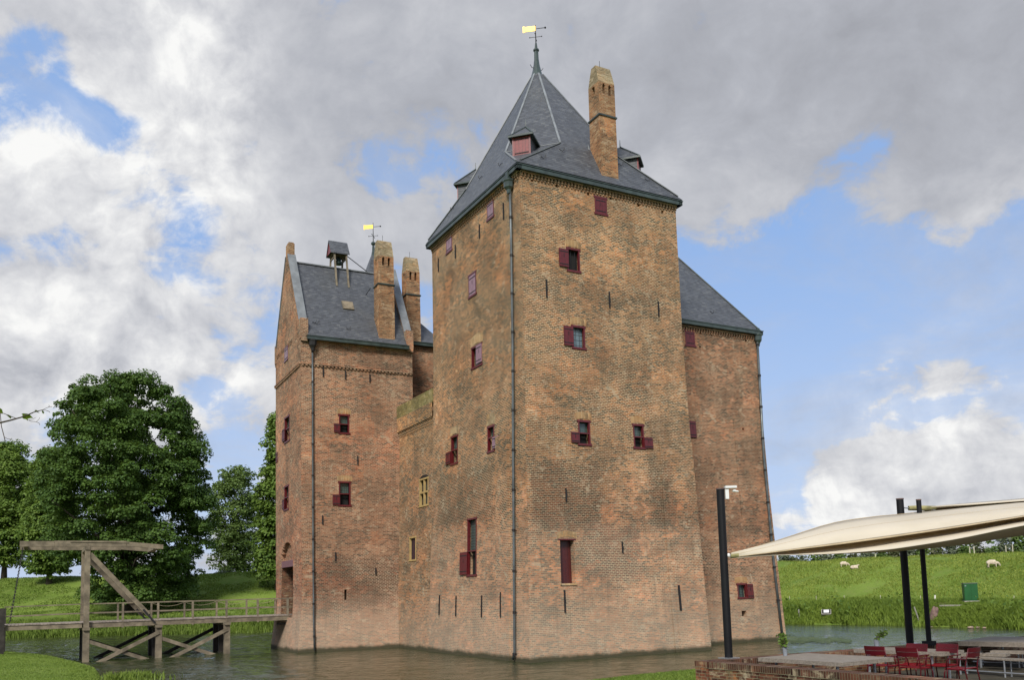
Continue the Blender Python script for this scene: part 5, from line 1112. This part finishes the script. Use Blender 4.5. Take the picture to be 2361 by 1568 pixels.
# low leafy growth on the right bank
pp = scatter(9000, 18, 44, 46, 82, .3, 3.2, 15, .5, castle); k = len(pp); dd_ = unit(k); a_ = np.cross(dd_, unit(k)); s_ = rng.uniform(.08, .17, k)[:, None]
o = quads_obj('bank_shrubs', pp+np.stack([np.zeros(k), np.zeros(k), rng.uniform(.3, 1.0, k)], 1), a_*s_, np.cross(dd_, a_)*s_*.8, M_lf3); tag(o, 'leafy undergrowth mixed into the tall grass of the right bank', 'undergrowth', kind='stuff')
# floating weed
A_ = atz(1818, 1470, .02); n = 2600; U_ = rng.uniform(0, 1, (n, 2)); uu = 1816+(U_[:, 0]**1.3)*145; vv = 1475+(rng.normal(size=n)*.30)*16*(1-.6*U_[:, 0])+U_[:, 0]*3+1.6*np.sin(uu*.11); P3 = np.array([atz(a, b, .015+.0000*i) for i, (a, b) in enumerate(zip(uu, vv))])
k = n; an = rng.uniform(0, 2*PI, k); a_ = np.stack([np.cos(an), np.sin(an), np.zeros(k)], 1); b_ = np.stack([-np.sin(an), np.cos(an), np.zeros(k)], 1); s_ = rng.uniform(.05, .13, k)[:, None]; P3[:, 2] += rng.uniform(0, .01, k)
o = quads_obj('water_weed', P3, a_*s_, b_*s_*.9, M_weed); tag(o, 'floating green weed on the moat beside the right corner of the castle', 'water weed', kind='stuff')
# ================================================================== small things on the dike
def z3(x, y): return (1773.3+.2489*x, 1217+.2489*y)
def stake(u, vt, vb, w, label, mat, lean=0, name='fence_post', y=None):
    b_ = ground_hit(u, vb, 45) if y is None else aty(u, vb, y); h = (vb-vt)/2054*b_[1]; mb = MB(); root_b = V(b_[0], b_[1], b_[2]-.3)
    mb.tube([root_b, b_+V(lean, 0, h)], w, 8); o = mb.build(name, mat); tag(o, label, 'post'); return o
M_palew = simple('pale_stake', (.50, .46, .36), .8, .2); M_greyw = simple('grey_stake', (.3, .29, .25), .8, .2)
thin = [(190, 635, 690), (437, 635, 688), (697, 630, 694), (1033, 628, 697), (1405, 635, 697), (2271, 635, 702)]
tl = ['nearest the castle wall', 'second from the castle wall', 'below the standing sheep', 'left of the thick black post', 'between the two black posts', 'right of the green cabinet']
for (x, y0, y1), l_ in zip(thin, tl): o = stake(*z3(x, y0)[:1], z3(x, y0)[1], z3(x, y1)[1], .025, f'thin pale fence stake in the grass, {l_}', M_palew); o['group'] = 'fence stakes along the foot of the dike'
stake(z3(1530, 0)[0], z3(0, 630)[1], z3(0, 712)[1], .065, 'thicker white post beside the concrete slab, right of the thin black post', simple('white_post', (.72, .70, .62), .7), .1)
stake(z3(278, 0)[0], z3(0, 780)[1], z3(0, 858)[1], .05, 'grey wooden post low on the bank left of the hatch', M_greyw)
stake(z3(1400, 0)[0], z3(0, 788)[1], z3(0, 908)[1], .05, 'leaning grey post at the waterline left of the boulder', M_greyw, -.35)
for i, (x, y0, y1) in enumerate(((985, 240, 292), (1860, 178, 250), (1900, 172, 245), (2195, 168, 236), (2257, 158, 228))):
    u_, vb_ = z3(x, y1); o = stake(u_, z3(0, y0)[1], vb_+2, .05, 'tall pale pole on the dike crest, ' + ['alone at the left of the row', 'second from the left in the row', 'middle one of the row', 'second from the right in the row', 'rightmost of the row'][i], M_palew, 0, 'pole', 98. if x < 1500 else 90.); o['group'] = 'poles on the dike crest'
# green cabinet
b_ = ground_hit(*z3(1868, 712), 45); s_ = b_[1]/2054; W_ = 31*s_; Hc = 39*s_; Hb = 7*s_; cbx = empty('utility_cabinet', tuple(b_)); tag(cbx, 'green metal utility cabinet on a pale concrete plinth at the foot of the dike', 'cabinet')
cr = nrm(V(1, -.25, 0)); cn_ = V(-cr[1], cr[0], 0)
mb = MB(); mb.box(b_+V(0, 0, Hb/2-.1), cr*W_*.5, cn_*.35, V(0, 0, Hb/2+.1)); bevel(mb.build('plinth', M_conc, cbx), .01)
mb = MB(); mb.box(b_+V(0, 0, Hb+Hc/2), cr*W_*.46, cn_*.32, V(0, 0, Hc/2)); bevel(mb.build('body', M_green, cbx), .01)
mb = MB(); mb.box(b_+V(0, 0, Hb+Hc+.025), cr*W_*.49, cn_*.35, V(0, 0, .03)); mb.build('lid', simple('cabinet_lid', (.10, .14, .10), .5), cbx)
for sx in (-1, 1):
    mb = MB(); mb.box(b_+cr*sx*W_*.225-cn_*.33+V(0, 0, Hb+Hc/2), cr*W_*.215, cn_*.012, V(0, 0, Hc*.46)); bevel(mb.build('door', M_green, cbx), .006)
mb = MB(); mb.box(b_-cr*W_*.36-cn_*.345+V(0, 0, Hb+Hc*.88), cr*.05, cn_*.004, V(0, 0, .04)); mb.build('label_plate', M_steel, cbx)
mb = MB(); mb.blob(b_+cr*W_*.5+V(0, 0, Hb+Hc*.42), .055, 0, 8, 5); mb.build('red_cap', M_cush, cbx)
# boulder, stones, hatch, slab
b_ = ground_hit(2157, 1440, 45); b_ = b_+V(0, .3, 0); s_ = b_[1]/2054; mb = MB(); mb.blob(b_+V(0, 0, 15*s_-.1), (9*s_, 7*s_, 19*s_), .16, 12, 10, 3)
for i, p in enumerate(mb.v): mb.v[i] = p+V((p[2]-b_[2])*.18, 0, 0)
o = mb.build('boulder', M_stone, None, False); tag(o, 'tall leaning reddish granite boulder at the waterline right of the black posts', 'boulder')
for i, (x, y, r, lb) in enumerate(((1885, 928, 5.2, 'largest pale stone at the waterline right of the boulder'), (2110, 922, 3.8, 'reddish stone at the waterline at the far right'), (1955, 926, 3.6, 'small flat stone at the waterline beside the largest one'), (2010, 930, 3.2, 'small stone at the waterline midway between two larger stones'), (1520, 921, 1.8, 'tiny white stone at the waterline below the boulder'))):
    q = atz(*z3(x, y+6), 0.02); s_ = q[1]/2054; mb = MB(); mb.blob(q+V(0, .25, .03), (r*s_*1.5, r*s_, r*s_*.6), .2, 10, 7, i); o = mb.build('bank_stone', M_rubble, None, True); tag(o, lb, 'stone', 'stones on the waterline')
b_ = ground_hit(*z3(530, 830), 45); s_ = b_[1]/2054; htc = empty('sluice_hatch', tuple(b_)); tag(htc, 'dark sloping hatch with white panel set into the grassy bank', 'hatch')
hr = nrm(V(1, -.2, 0)); hu = nrm(V(.28, .75, .62)); hn = nrm(np.cross(hr, hu)); hc = b_+V(0, 0, .35); 
mb = MB(); mb.box(hc, hr*10.5*s_, hu*8*s_, hn*.06); bevel(mb.build('frame', simple('hatch_frame', (.40, .38, .34), .7), htc), .01)
mb = MB(); mb.box(hc+hn*(.07 if hn[1] < 0 else -.07), hr*9.3*s_, hu*6.8*s_, hn*.01); mb.build('opening', M_dark, htc)
mb = MB(); mb.box(hc+hn*(.09 if hn[1] < 0 else -.09), hr*5.8*s_, hu*5*s_, hn*.012); mb.build('panel', M_white, htc)
for i, (x0, x1, y, lb) in enumerate(((1575, 1700, 723, 'dark flat drain cover in the grass left of the green cabinet'), (1610, 1800, 741, 'long pale concrete slab in the grass in front of the green cabinet'))):
    a_ = ground_hit(*z3(x0, y), 45); c_ = ground_hit(*z3(x1, y), 45); m_ = (a_+c_)/2; L = np.linalg.norm(c_[:2]-a_[:2]); u = nrm(V(*(c_-a_)[:2], 0)); mb = MB(); mb.box(V(m_[0], m_[1], m_[2]+.06), u*L/2, V(-u[1], u[0], 0)*.5, V(0, 0, .1)); o = bevel(mb.build('slab', M_stone if i == 0 else M_conc), .02); tag(o, lb, 'slab')
# ================================================================== sheep
def sheep(b_, L, face, pose, label):
    root = empty('sheep', tuple(b_)); tag(root, label, 'sheep', 'sheep grazing on the dike')
    hgt = .36*L if pose != 'lie' else .17*L; x = nrm(face); y = V(-x[1], x[0], 0)
    J = {}; V_, E_2, R = [], [], []
    def add(n, p, r): J[n] = len(V_); V_.append(tuple(x*p[0]*L+y*p[1]*L+V(0, 0, p[2]*L))); R.append(r*L)
    zb = .42 if pose != 'lie' else .20
    add('mid', (0, 0, zb), .205); add('rump', (-.30, 0, zb+.01), .20); add('tail', (-.45, 0, zb-.03), .10); add('chest', (.25, 0, zb), .185)
    if pose == 'graze': add('neck', (.42, 0, zb-.05), .115); add('head', (.54, 0, zb-.20), .075); add('nose', (.60, 0, zb-.33), .045)
    else: add('neck', (.36, 0, zb+.14), .10); add('head', (.47, .02, zb+.22), .075); add('nose', (.60, .03, zb+.19), .045)
    E_2 += [(J['mid'], J['rump']), (J['rump'], J['tail']), (J['mid'], J['chest']), (J['chest'], J['neck']), (J['neck'], J['head']), (J['head'], J['nose'])]
    for i, (fx, nm_) in enumerate(((.24, 'chest'), (-.30, 'rump'))):
        for sy in (-1, 1):
            k = f'{nm_}{sy}'
            if pose != 'lie':
                hk = -.03 if nm_ == 'rump' else .0
                add(k+'a', (fx, sy*.10, .27), .06); add(k+'b', (fx+hk, sy*.10, .14), .033); add(k+'c', (fx, sy*.10, .0), .03); E_2 += [(J[nm_], J[k+'a']), (J[k+'a'], J[k+'b']), (J[k+'b'], J[k+'c'])]
            else:
                add(k+'a', (fx+.06, sy*.17, .06), .05); add(k+'b', (fx+.2, sy*.16, .03), .03); E_2 += [(J[nm_], J[k+'a']), (J[k+'a'], J[k+'b'])]
    me = bpy.data.meshes.new('body'); me.from_pydata(V_, E_2, []); me.materials.append(M_wool); o = bpy.data.objects.new('body', me); COL.objects.link(o); o.parent = root
    sk = o.modifiers.new('skin', 'SKIN'); 
    if not me.skin_vertices: me.attributes.new('skin_vertices_tmp', 'FLOAT', 'POINT')
    bm_ = __import__('bmesh').new(); bm_.from_mesh(me); lay = bm_.verts.layers.skin.verify(); bm_.verts.ensure_lookup_table()
    for i, vv_ in enumerate(bm_.verts): vv_[lay].radius = (R[i], R[i]); vv_[lay].use_root = (i == 0)
    bm_.to_mesh(me); bm_.free(); ss = o.modifiers.new('sub', 'SUBSURF'); ss.levels = 2; ss.render_levels = 2
    hp_ = V(*V_[J['head']])+org(root); 
    for sy in (-1, 1): mb = MB(); mb.tube([hp_+y*sy*.05*L, hp_+y*sy*.13*L-V(0, 0, .015*L)], [.03*L, .012*L], 6); mb.build('ear', M_wool, root)
    return root
for (u, v, px, face, pose, lb) in ((1946, 1308.5, 21, V(1, -.15, 0), 'graze', 'cream sheep standing with head down, left of the lying one'), (1969, 1312, 21, V(1, -.1, 0), 'lie', 'cream sheep lying in the grass with its head raised'), (2288, 1309, 30, V(1, -.1, 0), 'graze', 'lone cream sheep grazing above the green cabinet')):
    b_ = ground_hit(u, v, 60); s_ = b_[1]/2054; sheep(b_-V(0, 0, .02), px*s_/1.02, face, pose, lb)
# ================================================================== vine shoot in the upper left foreground
def v8(x, y, d=3.0): return aty(x*.07095, 904+y*.07095, d)
vine = empty('vine_shoot', tuple(v8(0, 1000))); tag(vine, 'thin vine shoot with green leaves and tendrils reaching in from the left frame edge', 'vine')
mb = MB(); mb.tube([v8(-900, 1180), v8(-300, 1050), v8(0, 1000), v8(300, 930), v8(680, 825), v8(900, 745), v8(1100, 655), v8(1350, 590)], [.004, .0036, .0032, .0028, .0024, .0021, .0018, .0014], 6); mb.build('stem', M_bark, vine, True)
for pts, r in (([(1350, 590), (1580, 490), (1690, 475)], .0008), ([(1560, 500), (1610, 440), (1570, 430)], .0006), ([(1350, 590), (1480, 595), (1580, 630), (1610, 665)], .001), ([(880, 900), (1000, 955), (1170, 972), (1260, 1010), (1290, 1060), (1270, 1075)], .0008), ([(930, 915), (1060, 890), (1170, 820)], .0006), ([(1170, 972), (1250, 895), (1285, 850), (1270, 830)], .0006),
    ([(0, 700), (40, 1120), (130, 1460), (160, 1600)], .0014), ([(130, 1460), (240, 1530), (350, 1535), (380, 1500)], .0008), ([(-60, 690), (120, 700), (330, 790), (470, 840), (510, 860)], .0012)):
    mb = MB(); mb.tube([v8(*p) for p in pts], r, 5); mb.build('tendril', M_bark, vine, True)
def leaf(pts, bend=.01):
    mb = MB(); P = [v8(*p) for p in pts]; c = sum(P)/len(P)+V(0, bend, 0); n = len(P)
    for i in range(n): mb.poly([P[i], P[(i+1) % n], c])
    mb.build('leaf', M_vine, vine)
leaf([(690, 715), (740, 695), (860, 705), (940, 720), (1000, 775), (1075, 855), (990, 850), (880, 880), (888, 945), (850, 895), (740, 870), (700, 810), (730, 760)])
leaf([(1110, 610), (1160, 580), (1210, 605), (1240, 650), (1290, 700), (1220, 665), (1150, 650)]); leaf([(1345, 600), (1400, 615), (1430, 660), (1400, 715), (1360, 670)])
leaf([(-160, 640), (-60, 520), (0, 525), (60, 570), (95, 690), (60, 715), (0, 690), (-80, 760)]); leaf([(190, 740), (260, 735), (330, 770), (370, 800), (345, 870), (290, 830)]); leaf([(340, 780), (400, 800), (480, 845), (400, 820)])
# ================================================================== light
SUN_AZ, SUN_EL = math.radians(-62), math.radians(36)      # azimuth from +Y, clockwise positive; sun stands left, a little behind the camera
SUN_AZ = math.radians(-167); SUN_EL = math.radians(40)
sd = V(math.sin(SUN_AZ)*math.cos(SUN_EL), math.cos(SUN_AZ)*math.cos(SUN_EL), math.sin(SUN_EL))
sun = bpy.data.lights.new('sun', 'SUN'); so = bpy.data.objects.new('sun', sun); COL.objects.link(so)
sun.energy = 3.5; sun.angle = math.radians(16); sun.color = (1, .95, .87)
so.rotation_euler = Vector(tuple(sd)).to_track_quat('Z', 'Y').to_euler()
wd = bpy.data.worlds.new('World'); SC.world = wd; wd.use_nodes = True; t = NT(wd.node_tree)
sky = t.n('ShaderNodeTexSky', sky_type='NISHITA'); sky.sun_disc = False; sky.sun_elevation = SUN_EL; sky.sun_rotation = SUN_AZ % (2*PI); sky.air_density = 1.2; sky.dust_density = .6
dirv = t.n('ShaderNodeTexCoord').outputs['Generated']; sp = t.n('ShaderNodeSeparateXYZ', {0: dirv}); Z = t.m('MAXIMUM', sp.outputs[2], 0.)
den = t.m('ADD', Z, .32); px = t.m('DIVIDE', sp.outputs[0], den); py = t.m('DIVIDE', sp.outputs[1], den)
pc = t.n('ShaderNodeCombineXYZ', {0: px, 1: py, 2: 0.}).outputs[0]
SKYW = .10
def blob(u, v, rad, sx=1.):
    d = nrm(ray(u, v)); dt = t.n('ShaderNodeVectorMath', {0: dirw, 1: tuple(d)}, operation='SUBTRACT').outputs[0]
    x_ = t.n('ShaderNodeVectorMath', {0: dt, 1: tuple(nrm(cR))}, operation='DOT_PRODUCT').outputs['Value']
    y_ = t.n('ShaderNodeVectorMath', {0: dt, 1: tuple(nrm(cU))}, operation='DOT_PRODUCT').outputs['Value']
    q = t.m('ADD', t.m('MULTIPLY', t.m('MULTIPLY', x_, x_), 1/(rad*sx/F)**2), t.m('MULTIPLY', t.m('MULTIPLY', y_, y_), 1/(rad/F)**2))
    fr = t.m('GREATER_THAN', t.n('ShaderNodeVectorMath', {0: dirv, 1: tuple(d)}, operation='DOT_PRODUCT').outputs['Value'], 0.)
    return t.m('MULTIPLY', t.m('EXPONENT', t.m('MULTIPLY', q, -1.)), fr)
def total(lst, base):
    acc = base
    for (u, v, r_, sx, amp) in lst: acc = t.m('ADD', acc, t.m('MULTIPLY', blob(u, v, r_, sx), amp))
    return acc
wv = t.n('ShaderNodeTexNoise', {'Vector': dirv, 'Scale': 3.2, 'Detail': 4., 'Roughness': .55}).outputs['Color']
wv = t.n('ShaderNodeVectorMath', {0: t.n('ShaderNodeVectorMath', {0: wv, 1: (.5, .5, .5)}, operation='SUBTRACT').outputs[0], 3: .15}, operation='SCALE').outputs[0]
dirw = t.n('ShaderNodeVectorMath', {0: dirv, 1: wv}, operation='ADD').outputs[0]
n1 = t.noise(pc, 2.3, 8, .56, .25); n2 = t.noise(pc, 7.5, 9, .64, .5); n3 = t.noise(dirw, 8.5, 9, .58, 0.)
fb = t.m('ADD', t.m('ADD', t.m('MULTIPLY', n1, .3), t.m('MULTIPLY', n2, .25)), t.m('MULTIPLY', n3, .45))
upv = t.n('ShaderNodeVectorMath', {0: dirw, 1: (-.016, 0, .024)}, operation='ADD').outputs[0]; n3b = t.noise(upv, 8.5, 9, .58, 0.)
# cover: + more cloud, - open blue
cover = total([(380, 140, 46, .7, -.27), (235, 240, 40, 1.7, -.20), (115, 135, 52, .7, -.15), (60, 55, 30, 1.6, -.12), (15, 540, 42, 2.0, -.22), (110, 495, 36, 1.4, -.14), (385, 655, 52, 1.6, -.24), (445, 570, 40, .9, -.16), (620, 720, 50, .8, -.12), (965, 465, 45, 1.3, -.12), (570, 1060, 55, 1.4, -.24), (40, 880, 50, 1., .1),
    (1900, 760, 200, 2.3, -.46), (1640, 690, 130, 1.2, -.26), (1945, 300, 60, 1.1, -.15), (1250, 60, 200, 2, .12), (2240, 560, 90, 1.6, -.16), (1850, 960, 120, 1.2, -.30), (2330, 700, 120, 1.2, -.22), (1800, 1130, 60, 1.0, -.12),
    (2180, 890, 75, 2.3, .34), (2180, 985, 30, 3.4, -.08), (2240, 1075, 90, 2.0, .38), (1960, 1110, 50, 2.2, .22), (2050, 1190, 60, 3.2, .24), (900, 200, 360, 2.2, .20), (1900, 130, 200, 3.0, .16), (1700, 390, 80, 2.4, .16), (2230, 430, 80, 1.6, .22), (450, 150, 60, .7, .12), (120, 680, 110, 1.6, .22), (250, 830, 150, 1.8, .22)], .10)
cv = t.m('ADD', t.m('ADD', t.m('MULTIPLY', t.m('SUBTRACT', fb, .5), 3.0), .5), cover); veil = t.m('MULTIPLY', t.sm(t.noise(pc, 1.7, 8, .66, .5), .40, .70), .55)
alpha = t.m('MAXIMUM', t.sm(cv, .44, .68), veil)
# brightness of the cloud body
br = total([(450, 150, 150, .9, .42), (250, 330, 150, 1.5, .30), (120, 250, 100, 1.3, .30), (450, 420, 170, 1.0, .16), (60, 640, 90, 1.2, .22), (150, 900, 160, 1.6, .26), (480, 850, 140, 1.5, .25), (330, 560, 140, 1.5, .15),
    (700, 330, 200, 1.4, -.05), (900, 60, 220, 2.0, -.02), (1000, 380, 200, 1.5, -.06), (1700, 130, 260, 1.6, -.13), (2200, 150, 260, 1.3, -.17), (1300, 250, 250, 1.2, -.02), (2200, 900, 110, 2., .22), (2250, 1030, 80, 1.8, .33), (2050, 1180, 70, 3., .30), (2300, 430, 90, 1.4, .18), (1750, 420, 90, 2.2, .10), (1700, 1230, 90, 4, .2)], .42)
sh = t.m('ADD', t.m('MULTIPLY', t.m('SUBTRACT', n2, .5), .45), t.m('MULTIPLY', t.m('MULTIPLY', t.m('SUBTRACT', n3, n3b), 1.7), t.m('ADD', .35, t.sm(br, .35, .75))))
b_ = t.m('ADD', br, sh, clamp=True)
cc_ = t.ramp(b_, [(0., (.31, .32, .355)), (.3, (.43, .445, .49)), (.55, (.58, .59, .625)), (.8, (.74, .745, .76)), (1., (.90, .90, .89))])
cc_ = t.n('ShaderNodeVectorMath', {0: cc_, 3: 1/SKYW}, operation='SCALE').outputs[0]
# blue of the open sky from the Sky Texture, evened towards the horizon
skc = t.n('ShaderNodeVectorMath', {0: sky.outputs[0], 3: 1.}, operation='SCALE').outputs[0]
thin = t.mix(.8, skc, (2.9, 4.7, 8.4))
hzk = t.m('MULTIPLY', t.m('SUBTRACT', 1., t.sm(Z, .0, .42)), .55); thin = t.mix(hzk, thin, (6.2, 7.0, 8.6))
fin = t.mix(alpha, thin, cc_)
bg = t.n('ShaderNodeBackground', {0: fin, 1: SKYW}); t.n('ShaderNodeOutputWorld', {0: bg.outputs[0]})
SC.view_settings.view_transform = 'Standard'; SC.view_settings.look = 'None'; SC.view_settings.exposure = .08; SC.view_settings.gamma = 1
SC.render.film_transparent = False
